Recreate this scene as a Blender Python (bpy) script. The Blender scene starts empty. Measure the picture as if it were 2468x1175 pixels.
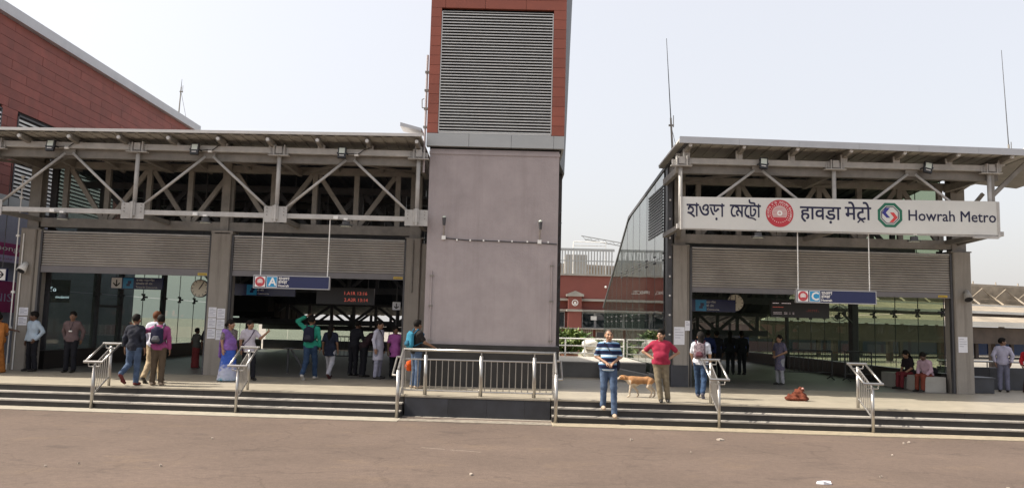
import bpy, math, random
import numpy as np
from mathutils import Vector, Matrix

random.seed(7)
SC = bpy.context.scene
COL = SC.collection
R = math.radians

# ------------------------------------------------------------------ camera
cam_d = bpy.data.cameras.new('camera')
cam_d.sensor_width = 36.0
cam_d.lens = 36.0 * 1900.0 / 2468.0
cam_d.clip_end = 2000.0
cam = bpy.data.objects.new('camera', cam_d)
COL.objects.link(cam)
cam.location = (0, 0, 2.05)
cam.rotation_euler = (Matrix.Rotation(R(90 + 5.87), 3, 'X') @ Matrix.Rotation(R(1.45), 3, 'Z')).to_euler()
SC.camera = cam

# ------------------------------------------------------------------ sky, sun, exposure
SUN_EL, SUN_AZ = 47.0, 180.5          # azimuth: direction towards the sun, degrees CCW from +X
wd = bpy.data.worlds.new('World'); SC.world = wd; wd.use_nodes = True
nt = wd.node_tree
bg = nt.nodes['Background']
sky = nt.nodes.new('ShaderNodeTexSky')
sky.sky_type = 'NISHITA'; sky.sun_disc = False
sky.sun_elevation = R(SUN_EL)
sky.sun_rotation = R(90 - SUN_AZ)
sky.altitude = 0; sky.air_density = 1.0; sky.dust_density = 7.0; sky.ozone_density = 1.0
# a veil of even haze over the clear-sky colour, as on a milky winter day
hz = nt.nodes.new('ShaderNodeMix'); hz.data_type = 'RGBA'; hz.inputs[0].default_value = 0.52
hz.inputs[7].default_value = (5.75, 5.6, 5.5, 1)
nt.links.new(sky.outputs[0], hz.inputs[6])
nt.links.new(hz.outputs[2], bg.inputs['Color'])
bg.inputs['Strength'].default_value = 0.135
sd = bpy.data.lights.new('sun', 'SUN'); sd.energy = 4.6; sd.angle = R(0.6); sd.color = (1.0, 0.93, 0.82)
sun = bpy.data.objects.new('sun', sd); COL.objects.link(sun)
to_sun = Vector((math.cos(R(SUN_AZ)) * math.cos(R(SUN_EL)), math.sin(R(SUN_AZ)) * math.cos(R(SUN_EL)), math.sin(R(SUN_EL))))
sun.rotation_euler = to_sun.to_track_quat('Z', 'Y').to_euler()
sun.location = to_sun * 40
SC.view_settings.view_transform = 'Standard'
SC.view_settings.look = 'None'
SC.view_settings.gamma = 1.0
SC.view_settings.use_curve_mapping = False
SC.view_settings.exposure = 0.72

SC.cycles.max_bounces = 8
SC.cycles.transparent_max_bounces = 20

# ------------------------------------------------------------------ materials
MATS = {}
def pm(name, col, rough=0.6, metal=0.0, var=0.15, scale=3.0, bump=0.0, bscale=60.0, col2=None, spec=0.5, emit=None, det=6.0, stretch=None, coat=0.0):
    if name in MATS: return MATS[name]
    m = bpy.data.materials.new(name); m.use_nodes = True
    n, l = m.node_tree.nodes, m.node_tree.links
    b = n['Principled BSDF']
    b.inputs['Roughness'].default_value = rough
    b.inputs['Metallic'].default_value = metal
    b.inputs['Specular IOR Level'].default_value = spec
    if coat: b.inputs['Coat Weight'].default_value = coat
    geo = n.new('ShaderNodeNewGeometry'); src = geo.outputs['Position']
    if stretch:
        mp = n.new('ShaderNodeVectorMath'); mp.operation = 'MULTIPLY'; mp.inputs[1].default_value = stretch
        l.new(src, mp.inputs[0]); src = mp.outputs[0]
    if var or col2:
        tx = n.new('ShaderNodeTexNoise'); tx.inputs['Scale'].default_value = scale; tx.inputs['Detail'].default_value = det
        tx.inputs['Roughness'].default_value = 0.65
        l.new(src, tx.inputs['Vector'])
        rp = n.new('ShaderNodeValToRGB')
        c2 = col2 or tuple(c * (1 - var) for c in col)
        c1 = tuple(min(1, c * (1 + var)) for c in col) if not col2 else col
        rp.color_ramp.elements[0].position = 0.32; rp.color_ramp.elements[1].position = 0.68
        rp.color_ramp.elements[0].color = (*c2, 1); rp.color_ramp.elements[1].color = (*c1, 1)
        l.new(tx.outputs['Fac'], rp.inputs[0]); l.new(rp.outputs[0], b.inputs['Base Color'])
        rr = n.new('ShaderNodeMapRange'); rr.inputs['To Min'].default_value = max(0, rough - 0.08); rr.inputs['To Max'].default_value = min(1, rough + 0.1)
        l.new(tx.outputs['Fac'], rr.inputs['Value']); l.new(rr.outputs[0], b.inputs['Roughness'])
    else:
        b.inputs['Base Color'].default_value = (*col, 1)
    if bump:
        t2 = n.new('ShaderNodeTexNoise'); t2.inputs['Scale'].default_value = bscale; t2.inputs['Detail'].default_value = 4
        l.new(src, t2.inputs['Vector'])
        bp = n.new('ShaderNodeBump'); bp.inputs['Strength'].default_value = bump; bp.inputs['Distance'].default_value = 0.02
        l.new(t2.outputs['Fac'], bp.inputs['Height']); l.new(bp.outputs[0], b.inputs['Normal'])
    if emit:
        b.inputs['Emission Color'].default_value = (*emit[:3], 1); b.inputs['Emission Strength'].default_value = emit[3]
    MATS[name] = m
    return m

def glass(name, tint, gloss_rough=0.02, milky=0.12, milk=(0.5, 0.6, 0.52), ior=1.5, wave=0.0, boost=0.0):
    m = bpy.data.materials.new(name); m.use_nodes = True
    n, l = m.node_tree.nodes, m.node_tree.links
    n.remove(n['Principled BSDF']); out = n['Material Output']
    tr = n.new('ShaderNodeBsdfTransparent'); tr.inputs[0].default_value = (*tint, 1)
    df = n.new('ShaderNodeBsdfDiffuse'); df.inputs[0].default_value = (*milk, 1)
    tl = n.new('ShaderNodeBsdfTranslucent'); tl.inputs[0].default_value = (*milk, 1)
    gl = n.new('ShaderNodeBsdfGlossy'); gl.inputs['Roughness'].default_value = gloss_rough
    ad = n.new('ShaderNodeMixShader'); ad.inputs[0].default_value = 0.5
    l.new(df.outputs[0], ad.inputs[1]); l.new(tl.outputs[0], ad.inputs[2])
    m1 = n.new('ShaderNodeMixShader'); m1.inputs[0].default_value = milky
    l.new(tr.outputs[0], m1.inputs[1]); l.new(ad.outputs[0], m1.inputs[2])
    fr = n.new('ShaderNodeFresnel'); fr.inputs[0].default_value = ior
    m2 = n.new('ShaderNodeMixShader')
    gb = n.new('ShaderNodeNewGeometry'); inv = n.new('ShaderNodeMath'); inv.operation = 'SUBTRACT'; inv.inputs[0].default_value = 1.0
    l.new(gb.outputs['Backfacing'], inv.inputs[1])
    mu = n.new('ShaderNodeMath'); mu.operation = 'MULTIPLY'; l.new(fr.outputs[0], mu.inputs[0]); l.new(inv.outputs[0], mu.inputs[1])
    bo = n.new('ShaderNodeMath'); bo.operation = 'MAXIMUM'; bo.inputs[1].default_value = boost; l.new(mu.outputs[0], bo.inputs[0])
    l.new(bo.outputs[0], m2.inputs[0]); l.new(m1.outputs[0], m2.inputs[1]); l.new(gl.outputs[0], m2.inputs[2])
    l.new(m2.outputs[0], out.inputs[0])
    if wave:
        geo = n.new('ShaderNodeNewGeometry'); t2 = n.new('ShaderNodeTexNoise'); t2.inputs['Scale'].default_value = 0.9
        l.new(geo.outputs['Position'], t2.inputs['Vector'])
        bp = n.new('ShaderNodeBump'); bp.inputs['Strength'].default_value = wave; bp.inputs['Distance'].default_value = 0.03
        l.new(t2.outputs['Fac'], bp.inputs['Height']); l.new(bp.outputs[0], gl.inputs['Normal'])
    return m

def asphalt():
    m = pm('asphalt', (0.122, 0.092, 0.076), 0.9, var=0.14, scale=0.35, bump=0.5, bscale=90, spec=0.25)
    n, l = m.node_tree.nodes, m.node_tree.links
    b = n['Principled BSDF']; old = b.inputs['Base Color'].links[0].from_socket
    geo = n.new('ShaderNodeNewGeometry')
    # aggregate speckle
    t = n.new('ShaderNodeTexNoise'); t.inputs['Scale'].default_value = 45; t.inputs['Detail'].default_value = 5; t.inputs['Roughness'].default_value = 0.8
    l.new(geo.outputs['Position'], t.inputs['Vector'])
    rp = n.new('ShaderNodeValToRGB'); rp.color_ramp.elements[0].position = 0.3; rp.color_ramp.elements[1].position = 0.72
    rp.color_ramp.elements[0].color = (0.62, 0.6, 0.58, 1); rp.color_ramp.elements[1].color = (1.35, 1.33, 1.3, 1)
    l.new(t.outputs['Fac'], rp.inputs[0])
    mx = n.new('ShaderNodeMix'); mx.data_type = 'RGBA'; mx.blend_type = 'MULTIPLY'; mx.inputs[0].default_value = 0.75
    l.new(old, mx.inputs[6]); l.new(rp.outputs[0], mx.inputs[7])
    # oil stains and dusty patches, long in X
    mp = n.new('ShaderNodeVectorMath'); mp.operation = 'MULTIPLY'; mp.inputs[1].default_value = (0.62, 1.05, 1)
    l.new(geo.outputs['Position'], mp.inputs[0])
    t3 = n.new('ShaderNodeTexNoise'); t3.inputs['Scale'].default_value = 1.1; t3.inputs['Detail'].default_value = 7; t3.inputs['Roughness'].default_value = 0.7
    l.new(mp.outputs[0], t3.inputs['Vector'])
    r3 = n.new('ShaderNodeValToRGB')
    e = r3.color_ramp.elements; e[0].position = 0.33; e[0].color = (0.5, 0.52, 0.55, 1); e[1].position = 0.43; e[1].color = (1, 1, 1, 1)
    q = e.new(0.55); q.color = (1.0, 1.0, 1.0, 1); q = e.new(0.66); q.color = (1.25, 1.22, 1.10, 1)
    l.new(t3.outputs['Fac'], r3.inputs[0])
    m2 = n.new('ShaderNodeMix'); m2.data_type = 'RGBA'; m2.blend_type = 'MULTIPLY'; m2.inputs[0].default_value = 0.5
    l.new(mx.outputs[2], m2.inputs[6]); l.new(r3.outputs[0], m2.inputs[7])
    t4 = n.new('ShaderNodeTexNoise'); t4.inputs['Scale'].default_value = 9; t4.inputs['Detail'].default_value = 8; t4.inputs['Roughness'].default_value = 0.75
    l.new(geo.outputs['Position'], t4.inputs['Vector'])
    r4 = n.new('ShaderNodeMapRange'); r4.inputs['From Min'].default_value = 0.3; r4.inputs['From Max'].default_value = 0.7; r4.inputs['To Min'].default_value = 0.84; r4.inputs['To Max'].default_value = 1.16
    l.new(t4.outputs['Fac'], r4.inputs['Value'])
    m4 = n.new('ShaderNodeMix'); m4.data_type = 'RGBA'; m4.blend_type = 'MULTIPLY'; m4.inputs[0].default_value = 1
    l.new(m2.outputs[2], m4.inputs[6]); l.new(r4.outputs[0], m4.inputs[7])
    # hairline cracks
    vo = n.new('ShaderNodeTexVoronoi'); vo.feature = 'DISTANCE_TO_EDGE'; vo.inputs['Scale'].default_value = 0.33
    wn = n.new('ShaderNodeTexNoise'); wn.inputs['Scale'].default_value = 1.3; wn.inputs['Detail'].default_value = 6
    l.new(geo.outputs['Position'], wn.inputs['Vector'])
    av = n.new('ShaderNodeVectorMath'); av.operation = 'MULTIPLY_ADD'; av.inputs[1].default_value = (1.6, 1.6, 0)
    l.new(wn.outputs['Color'], av.inputs[0]); l.new(geo.outputs['Position'], av.inputs[2]); l.new(av.outputs[0], vo.inputs['Vector'])
    cr_ = n.new('ShaderNodeMapRange'); cr_.inputs['From Min'].default_value = 0.0; cr_.inputs['From Max'].default_value = 0.008; cr_.inputs['To Min'].default_value = 0.80; cr_.inputs['To Max'].default_value = 1.0
    l.new(vo.outputs['Distance'], cr_.inputs['Value'])
    m5 = n.new('ShaderNodeMix'); m5.data_type = 'RGBA'; m5.blend_type = 'MULTIPLY'; m5.inputs[0].default_value = 1
    l.new(m4.outputs[2], m5.inputs[6]); l.new(cr_.outputs[0], m5.inputs[7])
    l.new(m5.outputs[2], b.inputs['Base Color'])
    return m

def stained(name, col, dark, rough=0.8, vert=0.4, bump=0.15, bscale=35, var=0.1):
    """plaster / concrete with broad mottling and vertical run marks"""
    m = pm(name, col, rough, var=var, scale=1.6, bump=bump, bscale=bscale, spec=0.3)
    n, l = m.node_tree.nodes, m.node_tree.links
    b = n['Principled BSDF']; old = b.inputs['Base Color'].links[0].from_socket
    geo = n.new('ShaderNodeNewGeometry')
    mp = n.new('ShaderNodeVectorMath'); mp.operation = 'MULTIPLY'; mp.inputs[1].default_value = (5.0, 5.0, 0.28)
    l.new(geo.outputs['Position'], mp.inputs[0])
    t = n.new('ShaderNodeTexNoise'); t.inputs['Scale'].default_value = 1.0; t.inputs['Detail'].default_value = 6; t.inputs['Roughness'].default_value = 0.7
    l.new(mp.outputs[0], t.inputs['Vector'])
    rp = n.new('ShaderNodeMapRange'); rp.inputs['From Min'].default_value = 0.5; rp.inputs['From Max'].default_value = 0.72; rp.inputs['To Max'].default_value = vert
    l.new(t.outputs['Fac'], rp.inputs['Value'])
    mx = n.new('ShaderNodeMix'); mx.data_type = 'RGBA'
    l.new(rp.outputs[0], mx.inputs[0]); l.new(old, mx.inputs[6]); mx.inputs[7].default_value = (*dark, 1)
    l.new(mx.outputs[2], b.inputs['Base Color'])
    return m

M_ASPH = asphalt()
M_STRIP = pm('paving_strip', (0.29, 0.26, 0.205), 0.8, var=0.18, scale=5, bump=0.2)
M_TACT = pm('tactile_paving', (0.33, 0.28, 0.20), 0.8, var=0.15, scale=6, bump=0.2)
M_LAND = pm('landing_granite', (0.30, 0.265, 0.205), 0.55, var=0.16, scale=2.2, bump=0.05, bscale=30)
M_TREAD = pm('tread_granite', (0.33, 0.305, 0.27), 0.5, var=0.2, scale=6)
M_BLACKG = pm('black_granite', (0.024, 0.022, 0.021), 0.38, var=0.5, scale=3, col2=(0.013, 0.012, 0.012))
M_BLUEG = pm('dark_blue_granite', (0.045, 0.048, 0.058), 0.45, var=0.5, scale=2.5, col2=(0.028, 0.029, 0.034))
M_CONC = stained('concrete', (0.275, 0.25, 0.22), (0.14, 0.12, 0.10), vert=0.7)
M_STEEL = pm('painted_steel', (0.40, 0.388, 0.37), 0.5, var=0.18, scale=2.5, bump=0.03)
M_STEELD = pm('shaded_steel_paint', (0.195, 0.18, 0.16), 0.6, var=0.25, scale=2.5, bump=0.03)  # darker copy of the truss paint, shade under the roofs put into its colour
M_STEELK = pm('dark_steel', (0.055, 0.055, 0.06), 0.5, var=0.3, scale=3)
M_ROOF = pm('roof_sheet', (0.33, 0.315, 0.285), 0.55, var=0.18, scale=1.4)
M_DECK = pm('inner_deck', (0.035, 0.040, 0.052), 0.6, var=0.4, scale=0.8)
M_ROOFE = pm('roof_edge', (0.55, 0.54, 0.52), 0.4, var=0.08)
M_ALU = pm('aluminium_fascia', (0.42, 0.42, 0.43), 0.38, metal=0.5, var=0.08, scale=1.5)
M_SHUT = pm('shutter_steel', (0.335, 0.31, 0.285), 0.42, metal=0.35, var=0.2, scale=0.9, bump=0.35, bscale=2.2)
M_SHUTB = pm('shutter_bar', (0.17, 0.16, 0.165), 0.5, metal=0.2, var=0.1)
M_STUC = stained('grey_stucco', (0.355, 0.312, 0.312), (0.245, 0.21, 0.205), rough=0.9, vert=0.30, bump=0.35, bscale=28, var=0.10)
M_RED = pm('red_cladding', (0.255, 0.070, 0.043), 0.55, var=0.10, scale=1.1, bump=0.03)
M_RED2 = pm('brick_red_cladding', (0.20, 0.062, 0.050), 0.7, var=0.18, scale=1.6, bump=0.05)
M_RED3 = pm('red_render', (0.215, 0.070, 0.056), 0.85, var=0.10, scale=0.6, bump=0.03)
def per_piece(m, amt):
    n, l = m.node_tree.nodes, m.node_tree.links; b = n['Principled BSDF']; old = b.inputs['Base Color'].links[0].from_socket
    oi = n.new('ShaderNodeObjectInfo'); mr = n.new('ShaderNodeMapRange'); mr.inputs['To Min'].default_value = 1 - amt; mr.inputs['To Max'].default_value = 1 + amt
    l.new(oi.outputs['Random'], mr.inputs['Value'])
    mx = n.new('ShaderNodeMix'); mx.data_type = 'RGBA'; mx.blend_type = 'MULTIPLY'; mx.inputs[0].default_value = 1
    l.new(old, mx.inputs[6]); l.new(mr.outputs[0], mx.inputs[7]); l.new(mx.outputs[2], b.inputs['Base Color'])
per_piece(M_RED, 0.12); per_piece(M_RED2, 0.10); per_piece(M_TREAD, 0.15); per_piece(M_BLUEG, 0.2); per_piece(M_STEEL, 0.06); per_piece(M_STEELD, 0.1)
M_BAND = pm('grey_panel', (0.36, 0.37, 0.37), 0.4, metal=0.2, var=0.06, scale=1.2)
M_LOUV = pm('louvre_blade', (0.52, 0.52, 0.50), 0.35, metal=0.3, var=0.06)
M_BLACK = pm('black_void', (0.012, 0.012, 0.013), 0.8, var=0)
M_SS = pm('stainless', (0.41, 0.395, 0.375), 0.32, metal=0.9, var=0.06, scale=8)
M_WHITE = pm('white_paint', (0.78, 0.77, 0.74), 0.5, var=0.04)
M_PAPER = pm('paper', (0.72, 0.72, 0.76), 0.8, var=0.06, scale=12)
M_INK = pm('ink', (0.02, 0.022, 0.05), 0.7, var=0)
M_NAVY = pm('sign_navy', (0.010, 0.016, 0.075), 0.25, var=0)
M_CYAN = pm('sign_cyan', (0.02, 0.26, 0.50), 0.3, var=0)
M_YEL = pm('sticker_yellow', (0.62, 0.42, 0.03), 0.5, var=0)
M_BANNER = pm('banner_vinyl', (0.60, 0.60, 0.57), 0.45, var=0.06, scale=0.8, bump=0.15, bscale=1.2)
M_EMBRED = pm('emblem_red', (0.46, 0.03, 0.045), 0.5, var=0)
M_LOGOG = pm('logo_green', (0.01, 0.13, 0.075), 0.5, var=0)
M_LOGOB = pm('logo_blue', (0.03, 0.03, 0.22), 0.5, var=0)
M_LOGOR = pm('logo_red', (0.60, 0.05, 0.05), 0.5, var=0)
M_BLK = pm('black_plastic', (0.014, 0.014, 0.016), 0.4, var=0.1)
M_LENS = pm('lamp_lens', (0.55, 0.60, 0.52), 0.15, var=0.05, coat=0.5)
M_LED = pm('red_led', (0.3, 0.02, 0.01), 0.5, var=0, emit=(1.0, 0.20, 0.14, 0.22))
M_LEDW = pm('white_led', (0.5, 0.5, 0.5), 0.5, var=0, emit=(0.9, 0.7, 0.7, 0.35))
M_SHOP = pm('lit_shop_letters', (0.7, 0.7, 0.75), 0.5, var=0, emit=(0.75, 0.85, 1.0, 1.0))
M_MAG = pm('sign_magenta', (0.30, 0.010, 0.12), 0.4, var=0)
M_LILAC = pm('sign_lilac', (0.42, 0.36, 0.55), 0.4, var=0)
M_CLOCK = pm('clock_face', (0.62, 0.57, 0.46), 0.5, var=0.05)
M_BLUEW = stained('blue_grey_render', (0.30, 0.30, 0.37), (0.22, 0.22, 0.27), rough=0.85, vert=0.2, bump=0.1)
M_GLASSG = glass('green_glass', (0.73, 0.80, 0.75), milky=0.14, milk=(0.46, 0.54, 0.48))
M_GLASSC = glass('olive_glass', (0.62, 0.68, 0.57), milky=0.08, milk=(0.30, 0.36, 0.28))
M_GLASSX = glass('mirror_glass', (0.55, 0.66, 0.60), milky=0.10, milk=(0.35, 0.42, 0.38), ior=3.2, wave=0.10, boost=0.62)
M_GLASSD = glass('grey_glass', (0.35, 0.40, 0.42), milky=0.10, milk=(0.2, 0.24, 0.25), ior=1.6)
M_LEAF = pm('leaf', (0.085, 0.15, 0.030), 0.55, var=0.5, scale=2.5, col2=(0.04, 0.085, 0.018))
M_LEAF2 = pm('leaf_light', (0.16, 0.20, 0.045), 0.55, var=0.4, scale=2.5, col2=(0.08, 0.13, 0.03))
M_BARK = pm('bark', (0.12, 0.085, 0.06), 0.9, var=0.3, scale=12, bump=0.3)
M_EARTH = pm('terracotta', (0.17, 0.075, 0.045), 0.85, var=0.25, scale=8)
M_SACK = pm('white_sack', (0.62, 0.60, 0.55), 0.8, var=0.12, scale=8, bump=0.4, bscale=14)
M_SHED = pm('old_shed_sheet', (0.27, 0.225, 0.17), 0.8, var=0.35, scale=0.6)
M_SHEDT = pm('shed_truss', (0.36, 0.31, 0.25), 0.8, var=0.2, scale=0.8)
M_SHEDW = pm('shed_edge', (0.62, 0.60, 0.55), 0.6, var=0.12, scale=0.8)
M_SHEDK = pm('shed_dark', (0.085, 0.066, 0.055), 0.9, var=0.3, scale=0.8)
M_TRAIN = pm('train_blue', (0.016, 0.055, 0.19), 0.4, var=0.1)
M_CONCL = pm('pale_concrete', (0.33, 0.315, 0.285), 0.8, var=0.14, scale=1.5, bump=0.1)

# ------------------------------------------------------------------ object helpers
WL = {}
def wloc(o):
    return WL.get(o.name, Vector((0, 0, 0))) if o else Vector((0, 0, 0))
def thing(name, label, cat, loc=(0, 0, 0), group=None, kind=None):
    o = bpy.data.objects.new(name, None); COL.objects.link(o)
    o.empty_display_size = 0.2
    o.location = loc; WL[o.name] = Vector(loc)
    o['label'] = label
    if kind: o['kind'] = kind
    else: o['category'] = cat
    if group: o['group'] = group
    return o
def tag(o, label, cat, group=None):
    o['label'] = label; o['category'] = cat
    if group: o['group'] = group
    return o
def link(name, me, mat, parent=None, loc=None):
    o = bpy.data.objects.new(name, me); COL.objects.link(o)
    if mat and not me.materials: me.materials.append(mat)
    w = Vector(loc) if loc is not None else wloc(parent)
    WL[o.name] = w
    o.location = w - wloc(parent)
    if parent: o.parent = parent
    return o

class MB:
    """collects primitives in world coordinates"""
    def __init__(s): s.v = []; s.f = []; s.m = []; s.mi = 0
    def add(s, vs, fs):
        o = len(s.v); s.v += [tuple(v) for v in vs]; s.f += [tuple(i + o for i in f) for f in fs]; s.m += [s.mi] * len(fs); return s
    def box(s, x0, x1, y0, y1, z0, z1):
        return s.add([(x0, y0, z0), (x1, y0, z0), (x1, y1, z0), (x0, y1, z0), (x0, y0, z1), (x1, y0, z1), (x1, y1, z1), (x0, y1, z1)],
                     [(0, 3, 2, 1), (4, 5, 6, 7), (0, 1, 5, 4), (1, 2, 6, 5), (2, 3, 7, 6), (3, 0, 4, 7)])
    def hexa(s, b, t):
        """four bottom points, four top points"""
        return s.add(list(b) + list(t), [(0, 3, 2, 1), (4, 5, 6, 7), (0, 1, 5, 4), (1, 2, 6, 5), (2, 3, 7, 6), (3, 0, 4, 7)])
    def cbox(s, x0, x1, y0, y1, z0, z1, c=0.02):
        """upright post with chamfered edges"""
        p = [(x0 + c, y0), (x1 - c, y0), (x1, y0 + c), (x1, y1 - c), (x1 - c, y1), (x0 + c, y1), (x0, y1 - c), (x0, y0 + c)]
        return s.prism([(a, b, z0) for a, b in p], (0, 0, z1 - z0))
    def prism(s, poly, ext):
        n = len(poly); e = Vector(ext)
        vs = [Vector(p) for p in poly]; vs += [p + e for p in vs]
        fs = [tuple(range(n))[::-1], tuple(range(n, 2 * n))] + [(i, (i + 1) % n, n + (i + 1) % n, n + i) for i in range(n)]
        return s.add(vs, fs)
    def beam(s, p0, p1, w, h, up=(0, 0, 1)):
        p0, p1 = Vector(p0), Vector(p1); d = (p1 - p0).normalized(); up = Vector(up)
        if abs(d.dot(up)) > 0.98: up = Vector((0, 1, 0))
        sx = d.cross(up).normalized(); sz = sx.cross(d).normalized()
        a, b = sx * w / 2, sz * h / 2
        return s.hexa([p0 - a - b, p0 + a - b, p1 + a - b, p1 - a - b], [p0 - a + b, p0 + a + b, p1 + a + b, p1 - a + b])
    def ibeam(s, p0, p1, w, h, t=0.02):
        d = (Vector(p1) - Vector(p0)).normalized(); up = Vector((0, 0, 1))
        sx = d.cross(up).normalized(); sz = sx.cross(d).normalized()
        o = sz * (h / 2 - t / 2)
        s.beam(Vector(p0) + o, Vector(p1) + o, w, t); s.beam(Vector(p0) - o, Vector(p1) - o, w, t)
        return s.beam(p0, p1, t, h - 2 * t)
    def tube(s, p0, p1, r, r1=None, n=8):
        p0, p1 = Vector(p0), Vector(p1); d = (p1 - p0).normalized(); r1 = r if r1 is None else r1
        up = Vector((0, 0, 1)) if abs(d.z) < 0.95 else Vector((0, 1, 0))
        a = d.cross(up).normalized(); b = d.cross(a)
        vs = []
        for p, q in ((p0, r), (p1, r1)):
            vs += [p + (a * math.cos(2 * math.pi * i / n) + b * math.sin(2 * math.pi * i / n)) * q for i in range(n)]
        return s.add(vs, [(i, (i + 1) % n, n + (i + 1) % n, n + i) for i in range(n)] + [tuple(range(n))[::-1], tuple(range(n, 2 * n))])
    def path(s, pts, r, n=8):
        for a, b in zip(pts[:-1], pts[1:]): s.tube(a, b, r, n=n)
        return s
    def disc(s, c, r, y1, n=32, r2=None):
        """disc in the XZ plane facing -Y, from c[1] back to y1"""
        return s.prism([(c[0] + r * math.cos(2 * math.pi * i / n), c[1], c[2] + (r2 or r) * math.sin(2 * math.pi * i / n)) for i in range(n)], (0, y1 - c[1], 0))
    def ring(s, c, r0, r1, y1, n=32, ph=0.0):
        vs = []
        for q in (r0, r1):
            for y in (c[1], y1):
                vs += [(c[0] + q * math.cos(2 * math.pi * i / n + ph), y, c[2] + q * math.sin(2 * math.pi * i / n + ph)) for i in range(n)]
        fs = []
        for i in range(n):
            j = (i + 1) % n
            fs += [(i, j, 2 * n + j, 2 * n + i), (n + i, n + j, 3 * n + j, 3 * n + i), (i, j, n + j, n + i), (2 * n + i, 2 * n + j, 3 * n + j, 3 * n + i)]
        return s.add(vs, fs)
    def sphere(s, c, r, n=12, m=8, sz=1.0):
        vs = [(c[0], c[1], c[2] - r * sz)]
        for j in range(1, m):
            t = math.pi * j / m - math.pi / 2
            vs += [(c[0] + r * math.cos(t) * math.cos(2 * math.pi * i / n), c[1] + r * math.cos(t) * math.sin(2 * math.pi * i / n), c[2] + r * sz * math.sin(t)) for i in range(n)]
        vs.append((c[0], c[1], c[2] + r * sz)); L = len(vs) - 1
        fs = [(0, 1 + (i + 1) % n, 1 + i) for i in range(n)] + [(L, L - n + i, L - n + (i + 1) % n) for i in range(n)]
        for j in range(m - 2):
            a = 1 + j * n
            fs += [(a + i, a + (i + 1) % n, a + n + (i + 1) % n, a + n + i) for i in range(n)]
        return s.add(vs, fs)
    def mesh(s, name, mats, org):
        me = bpy.data.meshes.new(name)
        me.from_pydata([(v[0] - org[0], v[1] - org[1], v[2] - org[2]) for v in s.v], [], s.f)
        for m in (mats if isinstance(mats, (list, tuple)) else [mats]): me.materials.append(m)
        if any(s.m): me.polygons.foreach_set('material_index', s.m)
        me.update(); return me
    def build(s, name, mat, parent=None, org=None, smooth=False, kind=None):
        w = Vector(org) if org is not None else wloc(parent)
        me = s.mesh(name, mat, w)
        if smooth: me.polygons.foreach_set('use_smooth', [True] * len(me.polygons))
        o = link(name, me, None, parent, loc=w)
        if kind: o['kind'] = kind
        return o
def part(name, mat, parent, fn, **k):
    b = MB(); fn(b); return b.build(name, mat, parent, **k)
def struct(name, mat, fn, label=None, parent=None):
    b = MB(); fn(b); o = b.build(name, mat, parent)
    if not parent:
        o['kind'] = 'structure'
        if label: o['label'] = label
    return o

_txt = {}
def glyphs(body, extrude=0.0):
    if body in _txt: return _txt[body]
    c = bpy.data.curves.new('t', 'FONT'); c.body = body; c.resolution_u = 2
    o = bpy.data.objects.new('t', c); COL.objects.link(o)
    bpy.context.view_layer.update()
    me = bpy.data.meshes.new_from_object(o.evaluated_get(bpy.context.evaluated_depsgraph_get()))
    vs = [tuple(v.co) for v in me.vertices]; fs = [tuple(p.vertices) for p in me.polygons]
    bpy.data.objects.remove(o); bpy.data.curves.remove(c); bpy.data.meshes.remove(me)
    _txt[body] = (vs, fs); return vs, fs
def text(name, body, mat, parent, x, y, z, size, width=None, bold=0.0, skew=0.0, extra=None, rot=0.0):
    """flat lettering facing -Y: x left edge, z baseline, size = em"""
    vs, fs = glyphs(body)
    x0 = min(v[0] for v in vs); x1 = max(v[0] for v in vs)
    k = width / (x1 - x0) if width else size
    b = MB()
    for dx, dz, dy in (((0, 0, 0),) if not bold else ((0, 0, 0), (bold, 0, -0.0004), (0, bold, -0.0008), (bold, bold, -0.0012))):
        b.add([(x + (v[0] - x0) * k + dx, y + dy, z + v[1] * size + dz + (v[0] - x0) * k * skew) for v in vs], fs)
    if extra: extra(b)
    return b.build(name, mat, parent)
# ================================================================== ground, steps, landing
ZL = 0.445
def yf(x): return 17.15 - 0.05 * x          # foot of the steps runs slightly askew
YC, YT, YR = 22.7, 20.5, 19.95
struct('ground', pm('far_ground', (0.22, 0.20, 0.17), 0.95, var=0.2, scale=0.2),
       lambda b: b.add([(-600, -200, -0.006), (600, -200, -0.006), (600, 900, -0.006), (-600, 900, -0.006)], [(0, 1, 2, 3)]), 'pale open ground around the station')
struct('road', M_ASPH, lambda b: b.add([(-60, -40, 0), (60, -40, 0), (60, yf(60) + 0.3, 0), (-60, yf(-60) + 0.3, 0)], [(0, 1, 2, 3)]), 'dusty brown asphalt road in front of the steps')
def strip(x0, x1, w, z):
    return lambda b: b.hexa([(x0, yf(x0) - w, 0.001), (x1, yf(x1) - w, 0.001), (x1, yf(x1) + 0.02, 0.001), (x0, yf(x0) + 0.02, 0.001)],
                            [(x0, yf(x0) - w, z), (x1, yf(x1) - w, z), (x1, yf(x1) + 0.02, z), (x0, yf(x0) + 0.02, z)])
pv = struct('pavement', M_STRIP, strip(-22, -2.3, 0.62, 0.012), 'pale paved strip along the foot of the steps')
pv2 = struct('pavement', M_TACT, strip(0.93, 24, 0.60, 0.014), 'ribbed yellowish tactile paving strip at the foot of the steps')
part('rubble_strip', pm('dirty_strip', (0.20, 0.175, 0.14), 0.95, var=0.4, scale=7, bump=0.6, bscale=30), pv, strip(-2.3, 0.93, 0.45, 0.010))
for i in range(3):
    part('tactile_rib', M_TACT, pv2, (lambda d: lambda b: b.hexa([(0.95, yf(0.95) - d, 0.013), (22, yf(22) - d, 0.013), (22, yf(22) - d + 0.05, 0.013), (0.95, yf(0.95) - d + 0.05, 0.013)],
         [(0.95, yf(0.95) - d, 0.020), (22, yf(22) - d, 0.020), (22, yf(22) - d + 0.05, 0.020), (0.95, yf(0.95) - d + 0.05, 0.020)]))(0.55 - 0.17 * i))
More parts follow.
